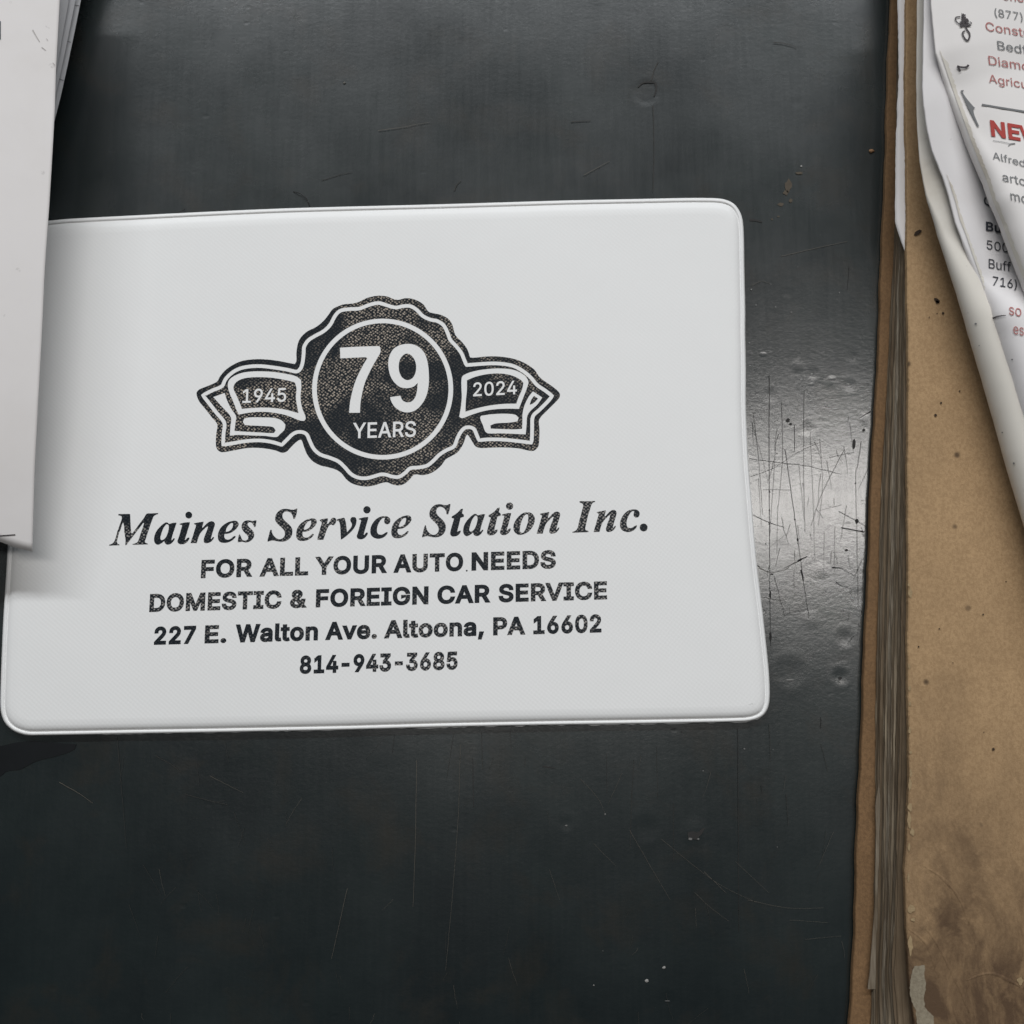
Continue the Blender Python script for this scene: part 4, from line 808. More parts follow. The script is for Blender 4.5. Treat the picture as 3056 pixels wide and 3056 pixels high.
br_s = k2([(1580, 990), (1670, 1050), (1620, 1120), (1555, 1180), (1525, 1230), (1518, 1320), (1510, 1405), (1400, 1400), (1270, 1395), (1150, 1395), (1120, 1375), (1100, 1320), (1072, 1250), (1080, 1225), (1180, 1210), (1320, 1205), (1410, 1215), (1442, 1245), (1430, 1280), (1350, 1292), (1220, 1300), (1170, 1320), (1175, 1348), (1280, 1352), (1400, 1355), (1475, 1350), (1478, 1280), (1480, 1200), (1500, 1120), (1540, 1040)])
br_h = k2([(1590, 1035), (1628, 1060), (1590, 1100), (1548, 1120), (1565, 1070)])
k9 = lambda p: crop(p, 1000, 980, 5.52)
d7 = k9([(80, 315), (400, 297), (730, 288), (745, 320), (745, 400), (700, 480), (620, 620), (550, 760), (490, 900), (450, 1050), (420, 1220), (410, 1390), (230, 1390), (245, 1220), (280, 1050), (330, 880), (400, 720), (480, 570), (530, 490), (500, 475), (85, 495)])
d9 = k9([(1180, 252), (1300, 265), (1400, 320), (1480, 420), (1525, 560), (1545, 740), (1540, 950), (1500, 1120), (1420, 1260), (1320, 1350), (1200, 1385), (1080, 1360), (980, 1290), (920, 1190), (905, 1130), (1075, 1105), (1110, 1180), (1180, 1215), (1260, 1200), (1320, 1130), (1350, 1020), (1360, 900), (1290, 960), (1180, 985), (1060, 960), (960, 870), (900, 750), (875, 600), (890, 470), (950, 350), (1050, 280)])
d9h = k9([(1190, 415), (1260, 450), (1315, 530), (1335, 630), (1320, 740), (1270, 820), (1190, 850), (1110, 810), (1060, 720), (1050, 600), (1075, 500), (1130, 435)])
loops = [smooth_loop(sil, 4, 60), offset_loop(wv, 5.6), offset_loop(wv, -5.6),
         circle(*ringC, 678 / 3.22, 120), circle(*ringC, 632 / 3.22, 120),
         smooth_loop(bl_o, 4), smooth_loop(bl_i, 4), smooth_loop(bl_s, 4), smooth_loop(br_o, 4), smooth_loop(br_i, 4), smooth_loop(br_s, 4), smooth_loop(br_h, 3),
         smooth_loop(d7, 4, 40), smooth_loop(d9, 4), smooth_loop(d9h, 4)]
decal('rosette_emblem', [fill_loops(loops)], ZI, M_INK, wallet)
# reversed-out lettering in the emblem (bare vinyl)
ZW = ZI + 0.00003
yr = k9([(290, 1813), (1330, 1785)])
decal('years_lettering', [text_px('YEARS', yr[0][0], yr[1][0], yr[0][1], -0.028, 46.5, 0.012)], ZW, M_VINYL, wallet)
b1 = k1([(525, 1103), (945, 1088)])
b2 = k2([(1005, 1040), (1425, 1015)])
decal('date_lettering', [text_px('1945', b1[0][0], b1[1][0], b1[0][1], -0.03, 41.0, 0.010)], ZW, M_VINYL, wallet)
decal('date_lettering', [text_px('2024', b2[0][0], b2[1][0], b2[0][1], -0.05, 41.0, 0.010)], ZW, M_VINYL, wallet)

# ---- italic heading, letter by letter
SC = 8.05
G = {
 'M': [[(265, 275), (340, 272), (550, 272), (555, 400), (565, 600), (580, 735), (600, 735), (680, 640), (780, 500), (880, 370), (920, 300), (955, 262), (1050, 258), (1220, 250), (1225, 272), (1165, 290), (1115, 330), (1085, 400), (1040, 520), (1000, 640), (960, 760), (925, 870), (905, 930), (920, 965), (975, 985), (975, 1002), (610, 1010), (610, 992), (680, 975), (725, 945), (760, 880), (790, 780), (840, 640), (870, 540), (885, 490), (865, 485), (800, 570), (700, 700), (600, 830), (500, 960), (455, 1018), (430, 1018), (440, 940), (430, 830), (410, 700), (405, 580), (385, 480), (370, 490), (345, 560), (320, 640), (280, 730), (260, 820), (240, 890), (235, 940), (250, 985), (290, 1000), (290, 1022), (45, 1032), (45, 1010), (110, 990), (160, 940), (190, 880), (215, 800), (240, 700), (270, 620), (300, 530), (330, 450), (350, 380), (345, 330), (310, 312), (270, 308)]],
 'a': [[(1405, 475), (1450, 480), (1490, 510), (1560, 490), (1650, 480), (1665, 490), (1640, 560), (1610, 650), (1580, 740), (1555, 830), (1540, 900), (1555, 900), (1595, 855), (1625, 860), (1610, 895), (1560, 960), (1500, 1000), (1430, 1005), (1385, 970), (1370, 920), (1300, 975), (1215, 1010), (1160, 985), (1130, 930), (1125, 850), (1150, 750), (1200, 660), (1270, 580), (1340, 515), (1380, 490)],
       [(1420, 515), (1465, 525), (1480, 570), (1475, 640), (1455, 720), (1425, 800), (1375, 870), (1320, 900), (1290, 895), (1275, 850), (1290, 780), (1320, 680), (1360, 590)]],
 'i': [[(490, 465), (600, 435), (715, 425), (710, 470), (680, 580), (650, 690), (620, 790), (605, 850), (620, 855), (670, 800), (705, 800), (700, 840), (650, 910), (590, 950), (520, 960), (465, 940), (440, 890), (460, 820), (490, 720), (520, 600), (545, 510), (530, 490), (490, 485)]],
 'n': [[(235, 495), (340, 475), (460, 455), (460, 480), (435, 560), (430, 600), (450, 595), (520, 520), (590, 465), (660, 445), (710, 465), (735, 510), (720, 580), (690, 680), (660, 780), (640, 860), (650, 875), (685, 830), (715, 825), (700, 870), (650, 930), (580, 965), (510, 972), (470, 950), (465, 890), (490, 800), (530, 700), (565, 600), (570, 570), (540, 575), (480, 630), (420, 690), (370, 760), (335, 850), (300, 970), (150, 972), (175, 890), (215, 770), (250, 650), (280, 560), (275, 530), (235, 515)]],
 'e': [[(1180, 435), (1250, 440), (1295, 475), (1305, 530), (1270, 600), (1210, 660), (1130, 715), (1040, 745), (965, 750), (960, 820), (985, 870), (1050, 890), (1120, 865), (1200, 800), (1235, 805), (1220, 840), (1150, 905), (1060, 950), (960, 965), (870, 950), (820, 900), (805, 820), (820, 710), (870, 610), (950, 530), (1050, 470)],
       [(1155, 485), (1168, 500), (1165, 570), (1130, 640), (1070, 685), (1000, 705), (1000, 650), (1040, 570), (1100, 505)]],
 's': [[(1735, 425), (1725, 500), (1710, 580), (1680, 585), (1655, 530), (1615, 480), (1560, 470), (1520, 500), (1530, 550), (1580, 610), (1640, 670), (1675, 730), (1675, 810), (1635, 880), (1560, 935), (1480, 955), (1390, 940), (1285, 950), (1290, 880), (1310, 780), (1330, 760), (1355, 800), (1380, 870), (1430, 910), (1490, 905), (1530, 870), (1530, 810), (1490, 760), (1430, 700), (1385, 630), (1375, 560), (1405, 480), (1465, 435), (1550, 425), (1640, 440), (1700, 425)]],
 'S': [[(785, 225), (770, 320), (750, 400), (725, 470), (685, 468), (675, 400), (630, 330), (570, 295), (510, 290), (450, 320), (425, 380), (435, 450), (490, 520), (570, 590), (640, 670), (665, 750), (655, 850), (610, 930), (530, 990), (430, 1015), (320, 1010), (220, 990), (160, 990), (70, 1018), (68, 985), (95, 880), (120, 780), (140, 730), (165, 735), (180, 810), (220, 880), (290, 940), (360, 960), (430, 935), (475, 880), (485, 810), (460, 740), (400, 670), (320, 600), (265, 530), (250, 450), (270, 370), (330, 290), (410, 240), (520, 228), (620, 245), (700, 250), (750, 225)]],
 'r': [[(1320, 495), (1400, 470), (1520, 455), (1515, 500), (1490, 590), (1530, 580), (1580, 500), (1620, 450), (1680, 445), (1712, 470), (1715, 530), (1690, 590), (1640, 628), (1600, 605), (1560, 620), (1510, 690), (1470, 790), (1440, 880), (1410, 970), (1265, 972), (1275, 900), (1310, 780), (1345, 650), (1370, 570), (1350, 530), (1325, 515)]],
 'v': [[(-41, 490), (0, 470), (140, 440), (165, 500), (185, 600), (195, 700), (205, 790), (225, 770), (300, 680), (325, 610), (310, 560), (285, 510), (300, 450), (350, 425), (410, 440), (435, 500), (420, 600), (370, 700), (290, 790), (190, 880), (110, 940), (60, 970), (55, 900), (50, 800), (45, 700), (35, 600), (10, 530), (-41, 515)]],
 'c': [[(1120, 405), (1190, 420), (1240, 470), (1245, 530), (1215, 585), (1165, 600), (1110, 570), (1100, 510), (1120, 450), (1075, 445), (1020, 490), (970, 570), (935, 660), (925, 750), (945, 820), (1000, 850), (1070, 840), (1130, 800), (1170, 785), (1185, 800), (1150, 860), (1080, 915), (990, 945), (900, 940), (820, 900), (775, 840), (765, 750), (785, 650), (840, 550), (920, 465), (1020, 415)]],
 't': [[(1060, 308), (1045, 380), (1035, 415), (1080, 455), (1080, 500), (1000, 525), (985, 600), (960, 700), (935, 800), (925, 870), (960, 840), (1010, 835), (990, 890), (930, 950), (860, 972), (790, 965), (755, 920), (755, 870), (785, 750), (820, 630), (845, 545), (790, 525), (790, 490), (870, 445), (950, 380), (1010, 315)]],
 'o': [[(910, 395), (1000, 405), (1065, 460), (1095, 540), (1085, 640), (1040, 740), (970, 830), (880, 895), (780, 930), (700, 930), (620, 880), (585, 800), (585, 700), (620, 610), (690, 510), (780, 430), (850, 400)],
       [(905, 435), (935, 450), (940, 520), (925, 640), (890, 750), (850, 840), (810, 885), (760, 880), (738, 840), (740, 760), (760, 660), (800, 550), (850, 465)]],
 'I': [[(240, 205), (420, 208), (615, 200), (615, 220), (555, 245), (520, 300), (490, 400), (450, 520), (420, 640), (395, 760), (375, 850), (385, 895), (455, 925), (455, 948), (70, 962), (70, 940), (130, 920), (175, 880), (205, 800), (230, 680), (270, 540), (300, 420), (325, 310), (310, 265), (240, 235)]],
}
def bbox(lp):
    xs = [p[0] for p in lp]; ys = [p[1] for p in lp]
    return min(xs), min(ys), max(xs), max(ys)
def glyph(ch, ox, oy, box=None):
    src = G[ch]
    bb = bbox(src[0])
    out = []
    for lp in src:
        if box:
            lp = [(box[0] + (x - bb[0]) / (bb[2] - bb[0]) * (box[2] - box[0]), box[1] + (y - bb[1]) / (bb[3] - bb[1]) * (box[3] - box[1])) for x, y in lp]
        out.append(smooth_loop([(ox + x / SC, oy + y / SC) for x, y in lp], 3, 55))
    return fill_loops(out)
def dot(cx, cy, r, ox, oy):
    return fill_loops([circle(ox + cx / SC, oy + cy / SC, r / SC, 20)])
heads = {
 'Maines': [glyph('M', 320, 1500), glyph('a', 320, 1500), glyph('i', 550, 1500, (-165, 468, 132, 1000)), dot(107, 298, 82, 550, 1500), glyph('n', 550, 1500), glyph('e', 550, 1500), glyph('s', 550, 1500)],
 'Service': [glyph('S', 790, 1490), glyph('e', 790, 1490, (755, 458, 1250, 1000)), glyph('r', 790, 1490), glyph('v', 1010, 1490), glyph('i', 1010, 1490), dot(685, 252, 88, 1010, 1490), glyph('c', 1010, 1490), glyph('e', 1010, 1490, (1270, 388, 1755, 935))],
 'Station': [glyph('S', 1250, 1480, (80, 195, 760, 995)), glyph('t', 1250, 1480), glyph('a', 1250, 1480, (1065, 430, 1590, 965)), glyph('t', 1460, 1480, (-50, 280, 275, 945)), glyph('i', 1460, 1480, (260, 408, 525, 940)), dot(490, 243, 87, 1460, 1480), glyph('o', 1460, 1480), glyph('n', 1460, 1480, (1140, 375, 1705, 905))],
 'Inc': [glyph('I', 1700, 1470), glyph('n', 1700, 1470, (575, 415, 1130, 945)), glyph('c', 1700, 1470, (1210, 403, 1680, 945)), dot(1778, 838, 95, 1700, 1470)],
}
allp = []
for kx in heads:
    allp += heads[kx]
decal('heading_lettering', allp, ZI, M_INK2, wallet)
def line(words, bx, by, slope, cap, off=0.034):
    return [text_px(s, a, b, by + slope * (a - bx), slope, cap, off) for s, a, b in words]
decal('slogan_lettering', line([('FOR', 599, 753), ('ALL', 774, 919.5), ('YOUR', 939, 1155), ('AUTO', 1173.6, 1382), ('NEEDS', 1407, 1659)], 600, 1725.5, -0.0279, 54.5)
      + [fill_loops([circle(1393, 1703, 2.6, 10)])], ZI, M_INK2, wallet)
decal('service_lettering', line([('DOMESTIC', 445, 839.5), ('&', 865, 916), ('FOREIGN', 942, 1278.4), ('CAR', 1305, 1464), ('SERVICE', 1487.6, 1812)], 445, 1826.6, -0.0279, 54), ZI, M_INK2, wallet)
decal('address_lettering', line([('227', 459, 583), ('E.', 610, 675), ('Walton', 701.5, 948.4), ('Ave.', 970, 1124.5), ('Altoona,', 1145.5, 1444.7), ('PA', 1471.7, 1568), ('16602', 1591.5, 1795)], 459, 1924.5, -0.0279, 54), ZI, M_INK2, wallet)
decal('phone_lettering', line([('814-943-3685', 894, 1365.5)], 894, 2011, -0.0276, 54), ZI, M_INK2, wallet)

# ================================================================== PAPERS at the left
def sheet(name, right, left_x, z, mat, label, group=None, curl=None, nseg=14, thick=0.00012, bottom=None, jag=0.0):
    """right = [(py, px)] edge table; grid from left_x to the right edge, z(u, v) height"""
    ys = np.linspace(right[0][0], right[-1][0], 70)
    V, F = [], []
    nu = nseg
    for j, y in enumerate(ys):
        xr = interp(right, y)
        for i in range(nu):
            u = i / (nu - 1)
            x = left_x + (xr - left_x) * u
            yy = y
            if bottom and j == len(ys) - 1:
                yy = interp(bottom, x) + (random.uniform(-jag, jag))
            elif bottom:
                yy = right[0][0] + (interp(bottom, x) - right[0][0]) * j / (len(ys) - 1)
            V.append(W(x, yy, z(u, j / (len(ys) - 1))))
    nv = len(ys)
    for j in range(nv - 1):
        for i in range(nu - 1):
            a = j * nu + i
            F.append((a, a + nu, a + nu + 1, a + 1))
    o = mesh_obj(name, V, F, mat, None, True)
    md = o.modifiers.new('thickness', 'SOLIDIFY')
    md.thickness = thick
    md.offset = -1
    tag(o, label, 'paper', group)
    return o
right1 = [(-250, 186), (0, 178), (110, 172), (200, 167), (330, 163), (420, 158), (520, 152), (620, 146), (700, 140), (800, 133), (1000, 124), (1200, 113), (1400, 102.5), (1560, 98), (1645, 95.5)]
bottom1 = [(-500, 1590), (-100, 1606), (0, 1616), (14, 1623), (28, 1627), (51, 1635), (75, 1642), (95.5, 1645)]
top_sheet = sheet('paper_sheet', right1, -420, lambda u, v: 0.0080 + 0.0012 * (1 - u) + 0.0045 * (1 - v ** 4), M_PAPER_L,
      'large white paper sheet lying over the left edge of the wallet', nseg=60, bottom=bottom1, jag=1.6)
right2 = [(-250, 247), (0, 219), (120, 198), (230, 178), (330, 160), (600, 120)]
right3 = [(-250, 262), (0, 229), (150, 199), (290, 168), (600, 110)]
right4 = [(-250, 306), (0, 241), (95, 222), (200, 200), (290, 180), (360, 162), (600, 105)]
sheet('paper_sheet', [(y, x - 14) for y, x in right2], -420, lambda u, v: 0.0068, M_PAPER_S, 'pale grey sheet directly beneath the large white sheet, upper left corner')
sheet('paper_sheet', [(y, x - 4) for y, x in right3], -420, lambda u, v: 0.0056, M_PAPER_S, 'thin middle sheet of the layers fanned out under the upper left sheet')
lowest = sheet('paper_sheet', right4, -420, lambda u, v: 0.0042, M_PAPER_S, 'lowest and widest white sheet fanned out on the dark desk, upper left')
ticks = [stroke([(x0, y0), (x1, y1)], 1.6) for x0, y0, x1, y1 in [(214, 14, 236, 17), (196, 122, 212, 126), (177, 236, 190, 240)]]
decal('tick_marks', ticks, 0.00428, M_GREYINK, lowest)
smg = [stroke(smooth_open(crop(p, 0, 0, 2.415), 5), w, w2) for p, w, w2 in [([(235, 215), (262, 262), (285, 300)], 4, 2), ([(300, 340), (330, 362)], 3, 1.5), ([(335, 278), (345, 292)], 2, 1.5), ([(380, 452), (396, 470)], 3, 2)]]
decal_on('pencil_smudge', smg, top_sheet, 0.0001, mat_plain('pencil_smudge', (0.50, 0.475, 0.46), 0.8, 0.2, 900, 0))
decal_on('printed_line', [stroke([(-100, 1605), (-50, 1602), (0, 1599), (20, 1597.5), (45.6, 1595.6)], 3.0)], top_sheet, 0.0001, M_PEN)
decal_on('printed_mark', [stroke([(-6, 60), (0, 64), (0, 90), (0, 118)], 4.0)], top_sheet, 0.0001, M_BLKINK)

# ================================================================== LEDGER at the right
ledger = empty('worn_ledger', 'thick worn book in brown board with ragged grey page edges, right of the wallet', 'book')
def slab(name, left, right_px, z0, z1, mat, parent, y0=-250, y1=3350, step=26, rough=0.0, xr=None, chamfer=1.5):
    """board or leaf block: left edge table [(py,px)] read at the top face, straight side down to z0"""
    ys = np.arange(y0, y1 + 1, step)
    V, F = [], []
    ph = random.random() * 10
    for y in ys:
        x = interp(left, y) + rough * (math.sin(y * .011 + ph) + .6 * math.sin(y * .037 + ph * 2) + random.uniform(-.6, .6))
        top = W(x + chamfer, y, z1)
        side = W(x, y, z1 - (z1 - z0) * .12)
        V += [(side[0], top[1], z0), (side[0], top[1], z1 - (z1 - z0) * .15), top, (W(right_px, y, z1)[0], top[1], z1)]
    n = 4
    for j in range(len(ys) - 1):
        for i in range(n - 1):
            a = j * n + i
            F.append((a, a + n, a + n + 1, a + 1))
    # end caps
    F.append((0, 1, 2, 3))
    e = (len(ys) - 1) * n
    F.append((e + 3, e + 2, e + 1, e))
    o = mesh_obj(name, V, F, mat, parent, False)
    import bmesh
    bm = bmesh.new(); bm.from_mesh(o.data)
    bmesh.ops.recalc_face_normals(bm, faces=bm.faces)
    tops = [f for f in bm.faces if abs(f.normal.z) > .9]
    if tops and sum(f.normal.z for f in tops) < 0:
        for f in bm.faces: f.normal_flip()
    bm.to_mesh(o.data); bm.free()
    return o
RX = 3700
back_l = [(-250, 2664), (0, 2660), (400, 2645), (800, 2632), (1200, 2614), (1500, 2598), (1900, 2584), (2300, 2566), (2700, 2553), (3056, 2538), (3350, 2526)]
slab('back_cover', back_l, RX, 0.0003, 0.0014, M_BOARD2, ledger, rough=1.6, chamfer=3)
pl = [(-250, 2682), (0, 2680), (700, 2672), (1000, 2655), (1300, 2640), (1500, 2629), (1900, 2618), (2300, 2612), (2450, 2614), (2700, 2611), (2900, 2602), (3056, 2600), (3350, 2596)]
pr = [(-250, 2712), (0, 2708), (700, 2702), (1500, 2704), (2300, 2690), (2500, 2684), (2700, 2678), (2900, 2668), (3056, 2680), (3350, 2686)]
NP = 22
zp0, zp1 = 0.0015, 0.0061
pm = [mat_pages('page_edge_%d' % i, c, d, i * 3.3) for i, (c, d) in enumerate([((0.26, 0.20, 0.135), (0.075, 0.05, 0.03)), ((0.34, 0.28, 0.20), (0.10, 0.075, 0.05)), ((0.20, 0.165, 0.12), (0.06, 0.045, 0.03)), ((0.42, 0.37, 0.29), (0.14, 0.11, 0.08))])]
for k in range(NP):
    f = k / (NP - 1)
    g = min(1, max(0, f + random.uniform(-.05, .05)))
    tab = [(y, interp(pl, y) * (1 - g) + interp(pr, y) * g) for y in range(-250, 3400, 150)]
    z0 = zp0 + (zp1 - zp0) * k / NP
    z1 = zp0 + (zp1 - zp0) * (k + 0.86) / NP
    slab('page', tab, RX - 30, z0, z1, pm[random.choice([0, 1, 1, 2, 3])], ledger, rough=random.uniform(.6, 1.8), chamfer=.6)
# one loose leaf standing off near the foot
loose = [(2250, 2640), (2330, 2624), (2400, 2613), (2500, 2615), (2700, 2611), (2800, 2603), (2900, 2596), (2958, 2589)]
o = slab('page', loose, 2640, 0.0022, 0.0024, pm[3], ledger, y0=2250, y1=2958, rough=.4, chamfer=.5)
Z_COV = 0.0077
cov_l = [(-250, 2712), (0, 2704), (300, 2703), (700, 2707), (758, 2706), (1000, 2710), (1500, 2709), (1750, 2710), (1900, 2709), (2300, 2712), (2450, 2709), (2600, 2701), (2700, 2703), (2860, 2708), (2960, 2716), (3056, 2730), (3350, 2752)]
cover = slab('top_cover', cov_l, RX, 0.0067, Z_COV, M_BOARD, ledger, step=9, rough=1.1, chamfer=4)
# peeled patch and crumbling corner at the foot of the cover
k3 = lambda p: crop(p, 2400, 2200, 2.257)
patch = [smooth_loop(k3([(745, 1540), (810, 1535), (812, 1600), (820, 1680), (808, 1760), (820, 1830), (870, 1880), (870, 1990), (760, 1990), (752, 1850), (725, 1780), (712, 1700), (722, 1600)]), 4, 60),
         ]
patch = [[(x + random.uniform(-1.6, 1.6), y + random.uniform(-1.6, 1.6)) for x, y in resample(l, 5)] for l in patch]
decal('torn_patch', [fill_loops([l]) for l in patch], Z_COV + 0.00008, M_TORN, cover)
M_FLK = mat_board('flaking_edge', (0.38, 0.28, 0.16), (0.22, 0.15, 0.08), 8.0)
fl = []
for cx, cy, rx, ry in [(712, 320, 10, 40), (708, 560, 12, 60), (712, 470, 14, 30), (730, 640, 16, 26), (722, 1160, 30, 26), (716, 1400, 14, 60), (735, 1230, 14, 12), (706, 740, 8, 30), (1455, 1640, 20, 30),
                       (718, 240, 8, 24), (703, 950, 6, 30)]:
    fl.append(fill_loops([smooth_loop(blob(*k3([(cx, cy)])[0], rx / 2.257, ry / 2.257, 12, .35))]))
k4 = lambda p: crop(p, 2400, 1500, 2.415)
for cx, cy, rx, ry in [(765, 650, 14, 36), (755, 590, 8, 12), (757, 1180, 7, 18), (760, 1340, 10, 20), (762, 1450, 10, 16), (760, 1640, 9, 30), (766, 1800, 10, 12)]:
    fl.append(fill_loops([smooth_loop(blob(*k4([(cx, cy)])[0], rx / 2.415, ry / 2.415, 12, .35))]))
o = decal('flaked_spots', fl, Z_COV + 0.00012, M_FLK, cover)
o['kind'] = 'stuff'
# creases raised in the soiled board
def ridge(name, pts, w, h, mat, parent, z):
    p = smooth_open(pts, 5)
    V, F = [], []
    for i, (x, y) in enumerate(p):
        a = Vector(p[max(i - 1, 0)]); b = Vector(p[min(i + 1, len(p) - 1)])
        t = (b - a).normalized()
        e = math.sin(math.pi * i / (len(p) - 1)) ** .5
        ww = w * (0.3 + .7 * e) * random.uniform(.7, 1.2)
        V += [W(x + t.y * ww, y - t.x * ww, z), W(x, y, z + h * e * random.uniform(.6, 1.1)), W(x - t.y * ww, y + t.x * ww, z)]
        if i:
            q = 3 * i
            F += [(q - 3, q, q + 1, q - 2), (q - 2, q + 1, q + 2, q - 1)]
    o = mesh_obj(name, V, F, mat, parent, True)
    return o
for pts in [[(810, 870), (930, 950), (1040, 1080), (1110, 1260)], [(820, 1290), (900, 1400), (1040, 1680), (1110, 1860)], [(1090, 1640), (1250, 1590), (1400, 1650), (1480, 1700)], [(700, 1290), (830, 1400), (880, 1560)]]:
    ridge('crease', k3(pts), 5.0, 0.00016, M_BOARD, cover, Z_COV)
# dark specks of dirt on the cover
sp = []
k7 = lambda p: crop(p, 2700, 900, 5.427)
for cx, cy, r in [(620, 187, 20), (525, 192, 11), (397, 252, 10), (590, 1640, 17), (500, 1838, 24), (890, 1450, 14), (525, 5, 26)]:
    sp.append(fill_loops([blob(*k7([(cx, cy)])[0], r / 5.427, r / 5.427, 9, .25)]))
for cx, cy, r in [(1290, 805, 6), (1072, 1155, 4), (1365, 1777, 9), (825, 1037, 6), (975, 910, 6), (1295, 1655, 4), (1455, 570, 5)]:
    sp.append(fill_loops([blob(*k4([(cx, cy)])[0], r / 2.415, r / 2.415, 8, .3)]))
k0 = lambda p: crop(p, 2700, 600, 5.427)
sp.append(fill_loops([smooth_loop(k0([(475, 1570), (520, 1575), (570, 1610), (560, 1650), (530, 1650), (480, 1600)]))]))
sp.append(fill_loops([smooth_loop(k0([(150, 550), (170, 500), (240, 460), (280, 475), (250, 520), (190, 555)]))]))
o = decal('dirt_specks', sp, Z_COV + 0.00016, mat_plain('dirt_brown', (0.045, 0.028, 0.017), 0.8, .4, 900, 0), cover)
o['kind'] = 'stuff'

# white slip caught between the pages and the cover
slip_l = [(-250, 2677), (0, 2678), (130, 2681), (230, 2682), (330, 2676), (345, 2678), (400, 2674), (500, 2672), (600, 2671), (660, 2671), (690, 2678), (758, 2703)]
def slip():
    ys = np.arange(-250, 759, 12)
    V, F = [], []
    for y in ys:
        x0 = interp(slip_l, y) + random.uniform(-.8, .8)
        x1 = max(x0 + .5, 2709)
        if y > 740: x1 = x0 + 6
        for i, (u, z) in enumerate([(0, 0.00612), (0.0, 0.0064), (.35, 0.0067), (1.0, 0.0065)]):
            V.append(W(x0 + (x1 - x0) * u, y, z))
    for j in range(len(ys) - 1):
        for i in range(3):
            a = j * 4 + i
            F.append((a, a + 4, a + 5, a + 1))
    o = mesh_obj('paper_slip', V, F, M_PAPER_L, None, True)
    tag(o, 'narrow white paper strip poking out of the brown book, pointed at its lower end', 'paper')
slip()

# ================================================================== curled catalogue pages lying on the ledger
def rolled(name, out_tab, r_tab, ztop, ext, mat, label, y0, y1, n=120, a0=-70, sag=None, fall=None):
    """sheet with a rolled left edge: out_tab [(py,px)] silhouette, r_tab [(py, radius m)], flat beyond the roll at height ztop"""
    ys = np.linspace(y0, y1, n)
    rows = []
    pts = []
    for y in ys:
        r = interp(r_tab, y)
        px = interp(out_tab, y) + random.uniform(-.5, .5)
        pts.append((Vector(W(px, y, ztop - r - (interp(sag, y) if sag else 0.0))), r))
    V, F = [], []
    angs = [a0 + (90 - a0) * i / 12 for i in range(13)]
    exts = [0.0004, 0.0009, 0.0015, 0.0023, 0.0033, 0.0045, 0.006, 0.008, 0.011, 0.016, ext]
    m = len(angs) + len(exts)
    for j, (c, r) in enumerate(pts):
        sg = interp(sag, ys[j]) if sag else 0.0
        fl_ = interp(fall, ys[j]) if fall else 0.0
        a = pts[max(j - 13, 0)][0]; b = pts[min(j + 13, n - 1)][0]
        t = (b - a); t.z = 0; t.normalize()
        nrm = Vector((-t.y, t.x, 0))
        if nrm.x < 0: nrm = -nrm
        ctr = c + nrm * r
        for ang in angs:
            q = math.radians(ang)
            p = ctr - nrm * (r * math.cos(q)) + Vector((0, 0, r * math.sin(q) - sg))
            V.append(p)
        for e in exts:
            V.append(ctr + nrm * e + Vector((0, 0, r - sg * math.exp(-(e / 0.0032) ** 1.5) - fl_ * (1 - math.exp(-(e / 0.0045) ** 2)))))
    for j in range(n - 1):
        for i in range(m - 1):
            q = j * m + i
            F.append((q, q + 1, q + m + 1, q + m))
    o = mesh_obj(name, V, F, mat, None, True)
    o.data.update()
    import bmesh
    bm = bmesh.new(); bm.from_mesh(o.data)
    s = sum(f.normal.z * f.calc_area() for f in bm.faces)
    if s < 0:
        for f in bm.faces: f.normal_flip()
    bm.to_mesh(o.data); bm.free()
    md = o.modifiers.new('thickness', 'SOLIDIFY'); md.thickness = 0.00015; md.offset = -1
    tag(o, label, 'paper')
    return o
ZA, ZB, ZC = 0.0152, 0.0174, 0.0198
outA = [(-260, 2744), (0, 2741), (248, 2740), (373, 2743), (476, 2752), (580, 2770), (656, 2795), (696, 2806), (760, 2826), (872, 2859), (989, 2891), (1110, 2928), (1240, 2966), (1375, 3003), (1552, 3056), (1800, 3136), (2100, 3235)]
rA = [(-260, .0002), (560, .0002), (760, .0012), (960, .0024), (1200, .0029), (2100, .0030)]
sA = [(-260, .0004), (500, .0010), (700, .0010), (950, .0), (2100, 0)]
outB = [(-260, 2764), (0, 2760), (250, 2756), (300, 2759), (373, 2770), (440, 2787), (530, 2826), (600, 2848), (656, 2862), (700, 2880), (760, 2900), (830, 2925), (900, 2945), (975, 2966), (1040, 2984), (1120, 3010), (1210, 3036), (1290, 3062), (1500, 3130), (2000, 3300)]
rB = [(-260, .0002), (700, .0002), (820, .0008), (930, .0024), (1000, .0028), (2000, .0030)]
sB = [(-260, .0003), (300, .0006), (600, .0014), (830, .0016), (960, .0), (2000, 0)]
outC = [(-260, 2776), (0, 2784), (92, 2793), (150, 2799), (200, 2816), (260, 2836), (300, 2850), (360, 2872), (420, 2893), (480, 2916), (540, 2940), (600, 2958), (660, 2984), (720, 3005), (800, 3036), (870, 3063), (1100, 3160), (1600, 3370)]
rC = [(-260, .0002), (150, .0002), (260, .0006), (400, .0014), (600, .0026), (1600, .0036)]
sC = [(-260, .0008), (150, .0010), (260, .0014), (420, .0010), (620, .0), (1600, 0)]
pa = rolled('curled_page', outA, rA, ZA, 0.05, M_PAPER_A, 'lowest curled cream page with a blank rolled edge, resting on the brown book', -260, 2100, sag=sA, fall=[(-260, 0), (550, .0004), (850, .0036), (2100, .004)])
pb = rolled('curled_page', outB, rB, ZB, 0.05, M_PAPER_B, 'middle curled page printed with a 716 phone number, on the brown book', -260, 2000, sag=sB, fall=[(-260, 0), (250, .0005), (600, .0026), (2000, .003)])
